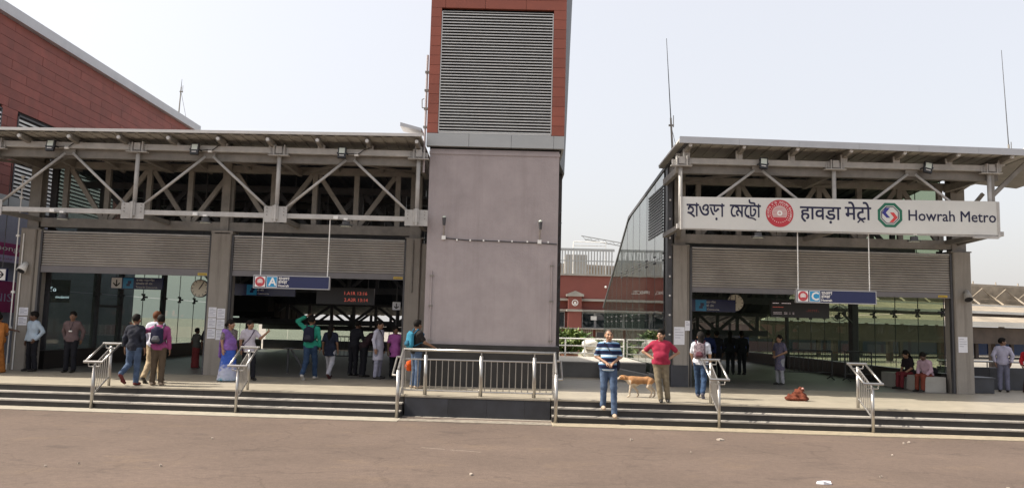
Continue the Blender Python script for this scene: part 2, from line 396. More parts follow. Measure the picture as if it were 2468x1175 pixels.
TR, RS = 0.27, ZL / 3
def sheet(b, x0, x1, d0, d1, z0, z1):
    b.hexa([(x0, yf(x0) + d0, z0), (x1, yf(x1) + d0, z0), (x1, yf(x1) + d1, z0), (x0, yf(x0) + d1, z0)],
           [(x0, yf(x0) + d0, z1), (x1, yf(x1) + d0, z1), (x1, yf(x1) + d1, z1), (x0, yf(x0) + d1, z1)])
for (x0, x1) in ((-22, -2.32), (0.95, 24)):
    st = bpy.data.objects.new('steps', None); COL.objects.link(st); st['kind'] = 'structure'; st['label'] = 'three black granite steps with pale treads'
    st.location = ((x0 + x1) / 2, yf((x0 + x1) / 2), 0); WL[st.name] = Vector(st.location)
    for i in range(3):
        nr = 13; wr = (x1 - x0) / nr
        for k in range(nr):
            b = MB(); sheet(b, x0 + wr * k + 0.0025, x0 + wr * (k + 1) - 0.0025, TR * i + random.uniform(0, 0.004), TR * 2 + 0.05, 0.0 if i == 0 else RS * i - 0.03, RS * (i + 1) - 0.0295); b.build('riser', M_BLACKG, st)
        if i < 2:
            n = 10; w = (x1 - x0) / n
            for k in range(n):
                b = MB(); sheet(b, x0 + w * k + 0.003, x0 + w * (k + 1) - 0.003, TR * i - 0.02, TR * (i + 1) + 0.005, RS * (i + 1) - 0.028, RS * (i + 1)); b.build('tread', M_TREAD, st)
        else:
            b = MB(); sheet(b, x0, x1, TR * 2 - 0.015, TR * 2 + 0.3, ZL - 0.028, ZL + 0.004); b.build('landing_edge', M_BLACKG, st) if False else b.build('landing_edge', M_LAND, st)
LE = TR * 2 + 0.3
# landing as one deep slab (its front edge hidden behind the top riser)
struct('landing', M_LAND, lambda b: (b.hexa([(-22, yf(-22) + LE, -0.3), (24, yf(24) + LE, -0.3), (24, 52, -0.3), (-22, 52, -0.3)],
                                            [(-22, yf(-22) + LE, ZL), (24, yf(24) + LE, ZL), (24, 52, ZL), (-22, 52, ZL)])), 'pale granite landing running under both entrance roofs')
# granite faced wall between the two flights
gw = struct('retaining_wall', M_CONCL, lambda b: sheet(b, -2.30, 0.93, TR * 2 + 0.02, LE + 0.01, 0.0, ZL - 0.032), 'low retaining wall faced with dark granite slabs')
for i, (a, c) in enumerate(((-2.30, -1.33), (-1.325, -0.47), (-0.465, 0.36), (0.365, 0.93))):
    part('granite_slab', M_BLUEG, gw, (lambda a, c: lambda b: sheet(b, a, c, TR * 2 - 0.015, TR * 2 + 0.02, 0.0, ZL - 0.045))(a, c))
part('coping', M_LAND, gw, lambda b: sheet(b, -2.30, 0.93, TR * 2 - 0.04, LE + 0.01, ZL - 0.032, ZL + 0.003))

# ================================================================== ventilation tower
tw = thing('ventilation_tower', 'tall grey stucco tower with a red clad louvred top between the two entrances', 'tower', (-0.5, 22.5, ZL))
TX0, TX1, TY0, TY1 = -2.24, 1.20, 20.62, 24.6
part('wall', M_STUC, tw, lambda b: b.box(TX0, TX1, TY0, TY1, ZL, 6.66))
part('plinth', M_BLACKG, tw, lambda b: b.box(TX0 - 0.03, TX1 + 0.06, TY0 - 0.06, TY1 + 0.05, ZL, 1.42))
part('plinth_cap', M_BLACKG, tw, lambda b: b.box(TX0 - 0.04, TX1 + 0.09, TY0 - 0.09, TY1 + 0.06, 1.42, 1.52))
part('cornice', M_STUC, tw, lambda b: b.box(TX0 - 0.015, TX1 + 0.02, TY0 - 0.02, TY1, 6.52, 6.60))
part('core', M_BLACK, tw, lambda b: b.box(TX0 - 0.02, TX1 + 0.05, TY0 + 0.10, TY1 + 0.3, 6.66, 13.3))
UX0, UX1, UY0 = TX0 - 0.10, TX1 + 0.12, TY0 - 0.10
for i in range(4):
    w = (UX1 - UX0) / 3.25; a = UX0 + w * i; c = min(UX1, a + w)
    part('band_panel', M_BAND, tw, (lambda a, c: lambda b: b.box(a + 0.004, c - 0.004, UY0, UY0 + 0.2, 6.72, 7.06))(a, c))
part('band_panel', M_BAND, tw, lambda b: b.box(UX1 - 0.06, UX1, UY0 + 0.21, TY1 + 0.3, 6.72, 7.06))
LX0, LX1, LZ0, LZ1 = -2.03, 0.96, 7.10, 10.42
PH = 0.2655
row = 0
z = 7.07
while z < 13.2:
    z1 = z + PH - 0.008
    spans = [(UX0, LX0 - 0.015), (LX1 + 0.015, UX1)] if z < LZ1 - 0.05 else [(UX0 + (UX1 - UX0) * t0, UX0 + (UX1 - UX0) * t1) for t0, t1 in ((0, 0.105), (0.105, 0.40), (0.40, 0.70), (0.70, 1.0))]
    for a, c in spans:
        part('cladding_panel', M_RED, tw, (lambda a, c, z, z1: lambda b: b.box(a + 0.004, c - 0.004, UY0 + random.uniform(0, 0.004), UY0 + 0.12, z, z1))(a, c, z, z1))
    part('side_panel', M_RED, tw, (lambda z, z1: lambda b: b.box(UX1 - 0.05, UX1 - 0.004 + random.uniform(0, 0.003), UY0 + 0.125, TY1 + 0.3, z, z1))(z, z1))
    part('side_panel', M_RED, tw, (lambda z, z1: lambda b: b.box(UX0 + 0.004, UX0 + 0.05, UY0 + 0.125, TY1 + 0.3, z, z1))(z, z1))
    z += PH; row += 1
part('rear_block', M_STEELK, tw, lambda b: b.hexa([(TX1 + 0.06, 22.0, 6.72), (TX1 + 0.36, 24.0, 6.72), (TX1 + 0.36, 26.2, 6.72), (-1.9, 26.2, 6.72)], [(TX1 + 0.14, 22.0, 13.3), (TX1 + 0.54, 24.0, 13.3), (TX1 + 0.54, 26.2, 13.3), (-1.9, 26.2, 13.3)]))  # added mass for the tower's side face, its shade put into the dark colour
part('rear_wall', pm('shaded_side_render', (0.07, 0.062, 0.06), 0.9, var=0.3, scale=2), tw, lambda b: b.box(-1.8, TX1 + 0.30, 24.0, 26.0, ZL, 6.70))  # shade on the tower's side put into the render colour
# louvre
lv = part('louvre_frame', M_LOUV, tw, lambda b: (b.box(LX0 - 0.012, LX0 + 0.012, UY0 + 0.02, UY0 + 0.12, LZ0, LZ1), b.box(LX1 - 0.012, LX1 + 0.012, UY0 + 0.02, UY0 + 0.12, LZ0, LZ1),
          b.box(LX0, LX1, UY0 + 0.02, UY0 + 0.12, LZ0 - 0.03, LZ0), b.box(LX0, LX1, UY0 + 0.02, UY0 + 0.12, LZ1, LZ1 + 0.012)))
part('louvre_back', M_BLACK, lv, lambda b: b.box(LX0, LX1, UY0 + 0.052, UY0 + 0.07, LZ0, LZ1))  # black sheet behind the blades stands in for shade in the gaps
bl = MB(); NB = 41; dz = (LZ1 - LZ0) / NB
bl.prism([(0, 0.002, 0), (0, 0.0, 0.004), (0, 0.004, 0.029), (0, 0.026, 0.040), (0, 0.028, 0.035), (0, 0.009, 0.022), (0, 0.007, 0)], (LX1 - LX0 - 0.03, 0, 0))
me = bl.mesh('blade', M_LOUV, (0, 0, 0))
for i in range(NB):
    link('blade', me, None, lv, loc=(LX0 + 0.015, UY0 + 0.012, LZ0 + dz * i + 0.004))
# wall lamps, conduits, side brackets on the tower
for k, x in enumerate((-1.80, 0.72)):
    zt = 4.84 - 0.05 * k
    L = thing('wall_lamp', ['grey bracket lamp on the stucco tower, beside the entrance with sign A', 'grey bracket lamp on the stucco tower, on the glass wall side'][k], 'lamp', (x, TY0, zt - 0.6), 'wall lamps on the tower')
    part('junction_box', M_WHITE, L, lambda b: b.box(x - 0.05, x + 0.05, TY0 - 0.06, TY0, zt - 0.60, zt - 0.50))
    part('arm', M_SS, L, lambda b: b.path([(x, TY0 - 0.04, zt - 0.5), (x + 0.005, TY0 - 0.10, zt - 0.30), (x + 0.01, TY0 - 0.16, zt - 0.12)], 0.02))
    h = part('lamp_head', M_STEELK, L, lambda b: b.tube((x + 0.01, TY0 - 0.16, zt - 0.24), (x + 0.01, TY0 - 0.17, zt - 0.04), 0.035, 0.055, n=12))
    part('lens', M_LENS, h, lambda b: b.sphere((x + 0.01, TY0 - 0.17, zt - 0.03), 0.05, sz=0.8), smooth=True)
cb = MB()
pts = [(-1.75, TY0 - 0.015, 4.28), (-1.2, TY0 - 0.015, 4.24), (-0.5, TY0 - 0.015, 4.235), (0.2, TY0 - 0.015, 4.22), (0.72, TY0 - 0.015, 4.215), (1.18, TY0 - 0.015, 4.19)]
cb.path(pts, 0.014)
cbo = tag(cb.build('cable', M_STEELK, None, org=(-0.3, TY0, 4.2)), 'black cable clipped across the stucco tower between its two lamps', 'cable')
for x in (-1.45, -1.1, -0.75, -0.35, 0.0, 0.4, 0.95):
    part('clip', M_WHITE, cbo, (lambda x: lambda b: b.box(x - 0.02, x + 0.02, TY0 - 0.034, TY0, 4.215, 4.26))(x))
for nm, x, z0, z1, lab in (('conduit', -2.08, 1.55, 3.42, 'thin grey conduit pipe up the tower beside the entrance column'), ('conduit', 1.06, 1.6, 3.75, 'thin grey conduit pipe up the tower edge towards the glass wall')):
    b = MB(); b.tube((x, TY0 - 0.02, z0), (x, TY0 - 0.02, z1), 0.017)
    o = tag(b.build(nm, M_STUC, None, org=(x, TY0, z0)), lab, 'pipe', 'conduits on the tower')
    for q in (z0 + 0.05, (z0 + z1) / 2, z1 - 0.15):
        part('pipe_clamp', M_STEELD, o, (lambda q: lambda b: b.box(x - 0.05, x + 0.05, TY0 - 0.045, TY0, q, q + 0.035))(q))
b = MB(); b.box(-2.235, -1.98, TY0 - 0.03, TY0, 4.02, 4.05); b.tube((-1.93, TY0 - 0.02, 4.3), (-1.93, TY0 - 0.02, 4.3), 0.01)
b = MB(); b.tube((UX0 - 0.05, UY0 + 0.05, 6.0), (UX0 - 0.05, UY0 + 0.05, 9.2), 0.03)
lt = tag(b.build('drain_pipe', M_STUC, None, org=(UX0, UY0, 6.0)), 'narrow drain pipe up the corner of the red clad tower top', 'pipe')
for q in (7.2, 7.7, 8.2, 8.7): part('pipe_clamp', M_STEELD, lt, (lambda q: lambda b: b.box(UX0 - 0.1, UX0 + 0.01, UY0, UY0 + 0.1, q, q + 0.05))(q))
part('hook', M_STEELD, lt, lambda b: b.path([(UX0 - 0.05, UY0 + 0.05, 7.75), (UX0 - 0.15, UY0 + 0.05, 7.75), (UX0 - 0.16, UY0 + 0.05, 7.98), (UX0 - 0.1, UY0 + 0.05, 8.0)], 0.012))
for q in range(8):
    z = 2.5 + 0.38 * q; y = 22.4 + 0.1 * (q % 3)
    part('bracket', M_STEELK, tw, (lambda z, y: lambda b: (b.beam((TX1, y, z), (TX1 + 0.18, y, z + 0.20), 0.02, 0.02), b.beam((TX1 + 0.13, y, z + 0.13), (TX1 + 0.20, y, z + 0.22), 0.035, 0.04)))(z, y))
part('side_cable', M_STEELK, tw, lambda b: b.path([(TX1 + 0.02, 22.0, 1.6), (TX1 + 0.06, 22.0, 3.5), (TX1 + 0.03, 22.0, 5.2), (TX1 + 0.05, 22.0, 6.6)], 0.03))

# ================================================================== entrance buildings
ROOFP = [(YR, 6.98), (23.0, 6.86), (30.0, 6.36), (38.0, 3.10), (43.0, 2.62)]
def zroof(y):
    for (a, za), (c, zc) in zip(ROOFP[:-1], ROOFP[1:]):
        if y <= c: return za + (zc - za) * (y - a) / (c - a)
    return ROOFP[-1][1]
def roof(root, X0, X1, mat_edge, fascia_h, r0, r1, sl, tail=None):
    def sh(q): q.v = [(v[0], v[1], v[2] - sl(v[0])) for v in q.v]; return q
    rf = MB(); t = 0.055
    # ribbed deck: ribs along Y
    for (a, za), (c, zc) in zip(ROOFP[:-1], ROOFP[1:]):
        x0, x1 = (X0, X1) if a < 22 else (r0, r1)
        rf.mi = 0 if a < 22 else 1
        if a > 37 and tail: x0 = tail
        n = int((x1 - x0) / 0.3)
        for i in range(n):
            u0 = x0 + (x1 - x0) * i / n; u1 = x0 + (x1 - x0) * (i + 1) / n; um = u0 + (u1 - u0) * 0.6
            for p, q, h in ((u0, um, 0.0), (um, u1, 0.018)):
                rf.add([(p, a, za + h), (q, a, za + h), (q, c, zc + h), (p, c, zc + h)], [(0, 1, 2, 3)])
            rf.add([(um, a, za), (um, a, za + 0.018), (um, c, zc + 0.018), (um, c, zc)], [(0, 1, 2, 3)])
            rf.add([(u1, a, za), (u1, a, za + 0.018), (u1, c, zc + 0.018), (u1, c, zc)], [(0, 1, 2, 3)])
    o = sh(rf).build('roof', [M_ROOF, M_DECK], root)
    tp = MB()
    for (a, za), (c, zc) in zip(ROOFP[:-1], ROOFP[1:]):
        x0, x1 = (X0, X1) if a < 22 else (r0, r1)
        if a > 37 and tail: x0 = tail
        tp.hexa([(x0, a, za + 0.045), (x1, a, za + 0.045), (x1, c, zc + 0.045), (x0, c, zc + 0.045)], [(x0, a, za + 0.09), (x1, a, za + 0.09), (x1, c, zc + 0.09), (x0, c, zc + 0.09)])
    sh(tp).build('roof_topping', M_ROOFE, o)
    nf = 6
    for i in range(nf):
        q0 = X0 - 0.03 + (X1 - X0 + 0.06) * i / nf; q1 = X0 - 0.03 + (X1 - X0 + 0.06) * (i + 1) / nf - 0.004
        part('fascia', mat_edge, o, lambda b: (b.box(q0, q1, YR - 0.06, YR - 0.002, ROOFP[0][1] + 0.10 - fascia_h, ROOFP[0][1] + 0.10), sh(b)))
    return o
def rafters(ro, xs, sl):
    for x in xs:
        dz = sl(x)
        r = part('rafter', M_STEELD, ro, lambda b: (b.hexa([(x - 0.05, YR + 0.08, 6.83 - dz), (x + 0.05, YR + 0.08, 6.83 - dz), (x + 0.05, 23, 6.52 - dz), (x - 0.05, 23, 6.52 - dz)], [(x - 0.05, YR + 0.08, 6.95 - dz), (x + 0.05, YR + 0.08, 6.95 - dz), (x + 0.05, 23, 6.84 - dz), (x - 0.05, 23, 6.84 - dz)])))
        part('stub', M_STEEL, r, lambda b: (b.box(x - 0.02, x + 0.09, YT - 0.05, YT + 0.05, 6.545, 6.86 - dz), b.box(x - 0.09, x - 0.03, YT - 0.06, YT - 0.02, 6.545, 6.88 - dz)))
        part('purlin_end', M_ROOFE, r, lambda b: b.tube((x, YR + 0.02, 6.885 - dz), (x, YR + 0.3, 6.88 - dz), 0.045, n=10))
def bolts(b, x, y, z, w, h):
    for i in (-1, 1):
        for j in (-1, 0, 1):
            b.tube((x + i * w, y, z + j * h), (x + i * w, y - 0.018, z + j * h), 0.013, n=6)
def front_truss(root, nodes, mids, x0, x1, gus=True):
    zt, zb = 6.47, 4.74
    t = part('front_truss', M_STEEL, root, lambda b: (b.box(x0, x1, YT - 0.07, YT + 0.07, zt - 0.075, zt + 0.075)))
    part('bottom_chord', M_STEEL, t, lambda b: b.box(x0, x1, YT - 0.06, YT + 0.06, zb - 0.06, zb + 0.06))
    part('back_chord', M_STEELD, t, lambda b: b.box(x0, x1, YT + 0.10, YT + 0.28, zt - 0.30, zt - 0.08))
    for x in nodes:
        part('post', M_STEEL, t, lambda b: b.tube((x, YT, zb + 0.05), (x, YT, zt - 0.07), 0.055, n=12), smooth=True)
        g = part('splice_plate', M_STEEL, t, lambda b: (b.box(x - 0.25, x + 0.25, YT - 0.085, YT - 0.072, zt - 0.10, zt + 0.03), b.box(x - 0.07, x + 0.09, YT - 0.12, YT - 0.02, zt - 0.09, zt + 0.10), b.box(x - 0.13, x - 0.10, YT - 0.14, YT + 0.0, zt - 0.13, zt + 0.11), b.box(x + 0.14, x + 0.17, YT - 0.14, YT, zt - 0.13, zt + 0.13), b.box(x - 0.27, x + 0.28, YT - 0.15, YT, zt - 0.15, zt - 0.128)))
        part('bolt_set', M_STEELD, g, lambda b: bolts(b, x, YT - 0.085, zt - 0.03, 0.20, 0.05), kind='stuff')
        if gus:
            g = part('gusset_plate', M_STEEL, t, lambda b: (b.box(x - 0.30, x + 0.30, YT - 0.085, YT - 0.062, zb - 0.18, zb + 0.24), b.cbox(x - 0.075, x + 0.075, YT - 0.13, YT - 0.086, zb - 0.10, zb + 0.26, 0.01), b.box(x - 0.02, x + 0.035, YT - 0.16, YT - 0.131, zb - 0.17, zb + 0.27)))
            part('bolt_set', M_STEELD, g, lambda b: (bolts(b, x, YT - 0.085, zb + 0.10, 0.22, 0.09)), kind='stuff')
    for x in mids:
        for n in nodes:
            if abs(n - x) < 2.4:
                s = 1 if n > x else -1
                part('diagonal', M_STEEL, t, lambda b: b.tube((x + s * 0.10, YT, zt - 0.20), (n - s * 0.20, YT, zb + 0.17), 0.036, n=10), smooth=True)
        part('top_gusset', M_STEELD, t, lambda b: b.box(x - 0.16, x + 0.16, YT - 0.012, YT + 0.012, zt - 0.26, zt - 0.07))
        for s in (-1, 1):
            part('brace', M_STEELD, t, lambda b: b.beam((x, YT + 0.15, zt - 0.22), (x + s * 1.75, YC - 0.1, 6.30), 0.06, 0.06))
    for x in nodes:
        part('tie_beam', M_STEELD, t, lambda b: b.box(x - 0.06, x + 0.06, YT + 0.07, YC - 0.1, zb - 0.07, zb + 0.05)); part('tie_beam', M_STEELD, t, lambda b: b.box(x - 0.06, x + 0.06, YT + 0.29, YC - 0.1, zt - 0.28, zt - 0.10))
    return t
def rear_truss(root, x0, x1, y, n, mat, zt=6.36, zb=4.66, name='rear_truss', first=0):
    t = part(name, mat, root, lambda b: (b.box(x0, x1, y - 0.10, y + 0.10, zt - 0.10, zt + 0.10)))
    part('bottom_chord', mat, t, lambda b: b.box(x0, x1, y - 0.11, y + 0.11, zb - 0.13, zb + 0.13))
    d = (x1 - x0) / n
    for i in range(n):
        x = x0 + d * (i + 0.5)
        part('post', mat, t, lambda b: b.box(x - 0.07, x + 0.07, y - 0.06, y + 0.06, zb + 0.13, zt - 0.10))
        if (i + first) % 2 == 0:
            for s in (-1, 1):
                xe = x + s * d * 0.92
                if x0 - 0.1 < xe < x1 + 0.1:
                    part('diagonal', mat, t, lambda b: b.beam((x + s * 0.10, y + 0.02, zt - 0.11), (xe, y + 0.02, zb + 0.13), 0.09, 0.13))
    return t
def column(root, x0, x1, base=None):
    c = part('column', M_CONC, root, lambda b: b.cbox(x0, x1, YC - 0.28, YC + 0.28, ZL, 4.44, 0.025))
    return c
def steel_top(root, x, w=0.32):
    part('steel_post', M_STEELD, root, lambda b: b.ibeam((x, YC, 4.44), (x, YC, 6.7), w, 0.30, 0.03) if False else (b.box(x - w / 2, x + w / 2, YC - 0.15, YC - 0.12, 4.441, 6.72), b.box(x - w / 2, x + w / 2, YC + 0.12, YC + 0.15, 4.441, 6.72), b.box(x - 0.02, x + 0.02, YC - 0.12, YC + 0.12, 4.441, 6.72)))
    part('base_plate', M_STEELD, root, lambda b: b.box(x - w / 2 - 0.1, x + w / 2 + 0.1, YC - 0.24, YC + 0.24, 4.441, 4.475))
def shutter(root, x0, x1, ztop, zbot, sticker):
    b = MB(); n = int((ztop - zbot - 0.13) / 0.072); z = ztop; y = YC - 0.16
    prof = []
    for i in range(n):
        z0 = ztop - 0.072 * i
        prof += [(y, z0), (y - 0.026, z0 - 0.014), (y - 0.030, z0 - 0.032), (y - 0.018, z0 - 0.054), (y + 0.010, z0 - 0.062)]
    vs = [(x0, p, q) for p, q in prof] + [(x1, p, q) for p, q in prof]; k = len(prof)
    b.add(vs, [(i, i + 1, k + i + 1, k + i) for i in range(k - 1)])
    s = b.build('roller_shutter', M_SHUT, root)
    zz = prof[-1][1]
    part('bottom_bar', M_SHUTB, s, lambda b: (b.box(x0, x1, y - 0.035, y + 0.03, zbot, zz - 0.002), b.box(x0, x1, y - 0.045, y - 0.036, zbot, zbot + 0.02)))
    part('shutter_pipe', M_STEEL, s, lambda b: b.tube((x0, y - 0.02, ztop + 0.045), (x1, y - 0.02, ztop + 0.03), 0.03))
    [part('guide_rail', M_STEELK, s, lambda b: b.box(q, q + 0.057, y - 0.06, y + 0.06, ZL + 0.007, ztop + 0.05)) for q in (x0 - 0.06, x1 + 0.003)]
    part('sticker', M_YEL, s, lambda b: b.box(sticker, sticker + 0.26, y - 0.039, y - 0.0355, zbot + 0.015, zbot + 0.085))
    part('sticker_print', M_INK, s, lambda b: [b.box(sticker + 0.03 + 0.035 * i, sticker + 0.05 + 0.035 * i, y - 0.041, y - 0.0392, zbot + 0.035, zbot + 0.062) for i in range(6)])
    return s
def side_glass(root, x, ys, z0, mat, steps=False, fit=True, s=1):
    fb = MB()
    for i, (a, c) in enumerate(zip(ys[:-1], ys[1:])):
        zs = [z0]
        za, zc = zroof(a) - 0.16, zroof(c) - 0.16
        k = max(1, int(round((max(za, zc) - z0) / 1.75)))
        for j in range(k):
            lo = z0 + j * 1.75; 
            hia = min(za, lo + 1.74) if j < k - 1 else za; hic = min(zc, lo + 1.74) if j < k - 1 else zc
            if min(hia, hic) - lo < 0.05: continue
            part('glass_pane', mat, root, lambda b: b.hexa([(x - 0.008, a + 0.008, lo), (x + 0.008, a + 0.008, lo), (x + 0.008, c - 0.008, lo), (x - 0.008, c - 0.008, lo)],
                                                          [(x - 0.008, a + 0.008, hia), (x + 0.008, a + 0.008, hia), (x + 0.008, c - 0.008, hic), (x - 0.008, c - 0.008, hic)]))
            if fit and lo > z0:
                for q in (a,):
                    fb.beam((x + s * 0.02, q - 0.10, lo + 0.10), (x + s * 0.02, q + 0.10, lo - 0.10), 0.035, 0.035); fb.beam((x + s * 0.02, q - 0.10, lo - 0.10), (x + s * 0.02, q + 0.10, lo + 0.10), 0.035, 0.035)
                    fb.box(x + min(0, s * 0.16), x + max(0, s * 0.16), q - 0.03, q + 0.03, lo - 0.03, lo + 0.03)
                    for dq in (-0.10, 0.10):
                        for dl in (-0.10, 0.10): fb.sphere((x, q + dq, lo + dl), 0.035, 6, 4)
        part('pane_joint', M_STEELK, root, lambda b: b.box(x - 0.012, x + 0.012, a - 0.007, a + 0.007, z0, za))
    if fb.v:
        fb.build('glass_fittings', M_STEELK, root, kind='stuff')

SLA = lambda x: 0.19 + 0.010 * (-2.4 - x)
SLC = lambda x: 0.09 + 0.012 * (x - 4.3)
# ---------------- entrance with sign A
eA = thing('entrance_building', 'open metro entrance hall with two half raised shutters and a blue A sign', 'building', (-8.3, YC, ZL))
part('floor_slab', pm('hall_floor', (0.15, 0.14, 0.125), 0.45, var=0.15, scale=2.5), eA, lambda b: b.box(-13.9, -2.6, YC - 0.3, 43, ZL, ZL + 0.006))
ra = roof(eA, -15.75, -2.42, M_ROOFE, 0.075, -13.75, -2.42, SLA)

rafters(ra, [-15.36 + 1.283 * i for i in range(11)], SLA)
front_truss(eA, [-13.65, -9.93, -6.20, -2.52], [-15.4, -11.75, -8.05, -4.33], -15.75, -2.42)
rear_truss(eA, -13.6, -2.75, YC, 9, M_STEELD, first=0)
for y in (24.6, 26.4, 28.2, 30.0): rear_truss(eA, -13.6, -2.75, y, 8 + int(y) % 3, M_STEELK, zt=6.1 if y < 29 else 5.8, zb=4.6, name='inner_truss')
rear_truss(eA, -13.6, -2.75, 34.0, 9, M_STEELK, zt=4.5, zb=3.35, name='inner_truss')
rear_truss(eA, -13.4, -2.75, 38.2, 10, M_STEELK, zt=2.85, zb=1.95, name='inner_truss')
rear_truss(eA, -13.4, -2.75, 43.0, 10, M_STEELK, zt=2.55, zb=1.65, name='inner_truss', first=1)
for x in (-12.3, -11.0, -9.6, -8.2, -6.9, -5.5, -4.1): part('inner_rafter', M_STEELK, eA, lambda b: [b.beam((x, a, za - 0.12), (x, c, zc - 0.12), 0.14, 0.22) for (a, za), (c, zc) in zip(ROOFP[1:-1], ROOFP[2:])])
column(eA, -14.05, -13.62); part('column_jamb', M_CONC, eA, lambda b: b.cbox(-13.615, -13.50, YC - 0.2, YC + 0.2, ZL, 4.44, 0.01))
column(eA, -8.60, -8.03); column(eA, -3.02, -2.60)
part('steel_cap', M_CONC, eA, lambda b: b.box(-8.62, -8.01, YC - 0.24, YC + 0.24, 4.441, 4.53))
steel_top(eA, -13.8); steel_top(eA, -8.3, 0.24); steel_top(eA, -2.8)
for x in (-14.10, -13.93): part('drop_pipe', M_WHITE, eA, lambda b: b.tube((x, YC - 0.31, ZL + 0.02), (x, YC - 0.31, 5.9 if x < -14 else 4.3), 0.018))
for q in (5.9, 5.6, 5.3, 5.0, 4.2, 2.6, 1.6): part('pipe_clamp', M_WHITE, eA, lambda b: b.box(-14.14, -14.05, YC - 0.34, YC - 0.28, q, q + 0.06))
part('column_pipe', M_STEELD, eA, lambda b: b.tube((-2.82, YC - 0.30, 2.9), (-2.82, YC - 0.30, 4.4), 0.025))
shutter(eA, -13.44, -8.66, 4.34, 3.22, -8.95)
shutter(eA, -7.97, -3.08, 4.34, 3.25, -3.36)
part('plinth', M_BLACKG, eA, lambda b: b.box(-13.72, -13.42, YC + 0.3, 43, ZL + 0.007, 0.98))
side_glass(eA, -13.57, [23.1, 25.9, 27.5, 29.2, 30.9, 32.4, 33.9, 35.4, 36.9, 38.4, 39.9, 41.4, 42.9], 0.985, M_GLASSG)
for y, w in ((23.1, 0.10), (25.9, 0.12), (27.5, 0.08), (30.9, 0.14)):
    part('mullion', M_STEELK, eA, lambda b: b.box(-13.66, -13.48, y - w / 2, y + w / 2, 0.985, zroof(y) - 0.05))
part('transom', M_STEELK, eA, lambda b: b.box(-13.64, -13.50, 25.96, 27.46, 2.30, 2.38))
part('eaves_beam', M_STEELK, eA, lambda b: [b.beam((-13.57, a, za - 0.05), (-13.57, c, zc - 0.05), 0.25, 0.2) for (a, za), (c, zc) in zip(ROOFP[1:-1], ROOFP[2:])])
part('end_wall', M_BLUEG, eA, lambda b: b.box(-13.4, -2.6, 43.2, 43.4, ZL + 0.01, 0.95))
for i in range(5): part('glass_pane', M_GLASSG, eA, lambda b: b.box(-13.3 + 1.2 * i, -12.12 + 1.2 * i, 43.28, 43.30, 0.951, 2.35 - 0.16 * i))
part('end_rail', M_WHITE, eA, lambda b: (b.box(-7.2, -2.7, 43.28, 43.32, 1.50, 1.56), b.box(-7.2, -2.7, 43.28, 43.32, 0.951, 1.0), [b.box(-7.2 + 0.3 * k, -7.16 + 0.3 * k, 43.28, 43.32, 1.001, 1.499) for k in range(15)]))
for i in range(6): part('soffit_panel', M_BLACK, eA, lambda b: b.box(-13.2, -11.2, 36.6 + i * 1.0, 37.5 + i * 1.0, zroof(37.5 + i) - 0.9, zroof(37.5 + i) - 0.2))
# gable wall to the tower
part('end_panel', M_CONC, eA, lambda b: b.box(-2.59, -2.33, YC - 0.2, YC + 0.25, ZL, 4.3))
part('side_wall', M_STEELK, eA, lambda b: b.box(-2.66, -2.58, YC + 0.3, 37, ZL + 0.007, 3.0))
# roof corner flashing
part('roof_flashing', M_ALU, eA, lambda b: b.hexa([(-2.95, YR - 0.1, 7.06), (-2.40, YR - 0.1, 6.95), (-2.40, YR + 0.5, 6.95), (-2.95, YR + 0.5, 7.06)], [(-2.95, YR - 0.1, 7.16), (-2.40, YR - 0.1, 7.02), (-2.40, YR + 0.5, 7.02), (-2.95, YR + 0.5, 7.16)]))

# ---------------- entrance with sign C
eC = thing('entrance_building', 'open metro entrance hall with one wide shutter, a white banner and a blue C sign', 'building', (8.7, YC, ZL))
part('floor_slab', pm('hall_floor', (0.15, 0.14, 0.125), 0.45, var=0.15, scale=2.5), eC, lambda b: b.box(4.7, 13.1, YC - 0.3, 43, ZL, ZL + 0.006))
rc = roof(eC, 4.28, 13.45, M_ALU, 0.17, 4.50, 12.8, SLC, 6.5)
rafters(rc, [4.55 + 1.385 * i for i in range(7)], SLC)
front_truss(eC, [4.40, 8.45, 12.55], [6.45, 10.50], 4.3, 12.85, gus=False)
rear_truss(eC, 4.8, 13.0, YC, 7, M_STEELD, first=1)
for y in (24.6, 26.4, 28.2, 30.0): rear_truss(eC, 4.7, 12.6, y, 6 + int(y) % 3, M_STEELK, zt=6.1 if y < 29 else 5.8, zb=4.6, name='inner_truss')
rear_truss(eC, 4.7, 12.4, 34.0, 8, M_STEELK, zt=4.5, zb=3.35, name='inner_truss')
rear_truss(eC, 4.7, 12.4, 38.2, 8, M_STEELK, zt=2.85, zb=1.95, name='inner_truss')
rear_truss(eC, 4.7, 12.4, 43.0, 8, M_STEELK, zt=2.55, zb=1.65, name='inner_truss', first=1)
for x in (5.9, 7.2, 8.5, 9.8, 11.1): part('inner_rafter', M_STEELK, eC, lambda b: [b.beam((x, a, za - 0.12), (x, c, zc - 0.12), 0.14, 0.22) for (a, za), (c, zc) in zip(ROOFP[1:-1], ROOFP[2:])])
column(eC, 4.62, 5.03); part('column_jamb', M_CONC, eC, lambda b: b.cbox(5.035, 5.10, YC - 0.2, YC + 0.22, ZL, 4.44, 0.01))
part('column_base', M_BLUEG, eC, lambda b: b.box(4.55, 5.04, YC - 0.31, YC + 0.31, ZL + 0.007, 1.05))
column(eC, 12.62, 13.12)
steel_top(eC, 4.83); steel_top(eC, 12.87, 0.4)
part('corner_strip', M_STEELK, eC, lambda b: b.box(4.46, 4.60, YC - 0.2, YC + 0.1, ZL + 0.007, 6.75))
for q in range(9): part('corner_bolt', M_WHITE, eC, lambda b: b.sphere((4.53, YC - 0.22, 1.9 + 0.55 * q), 0.03, 8, 6))
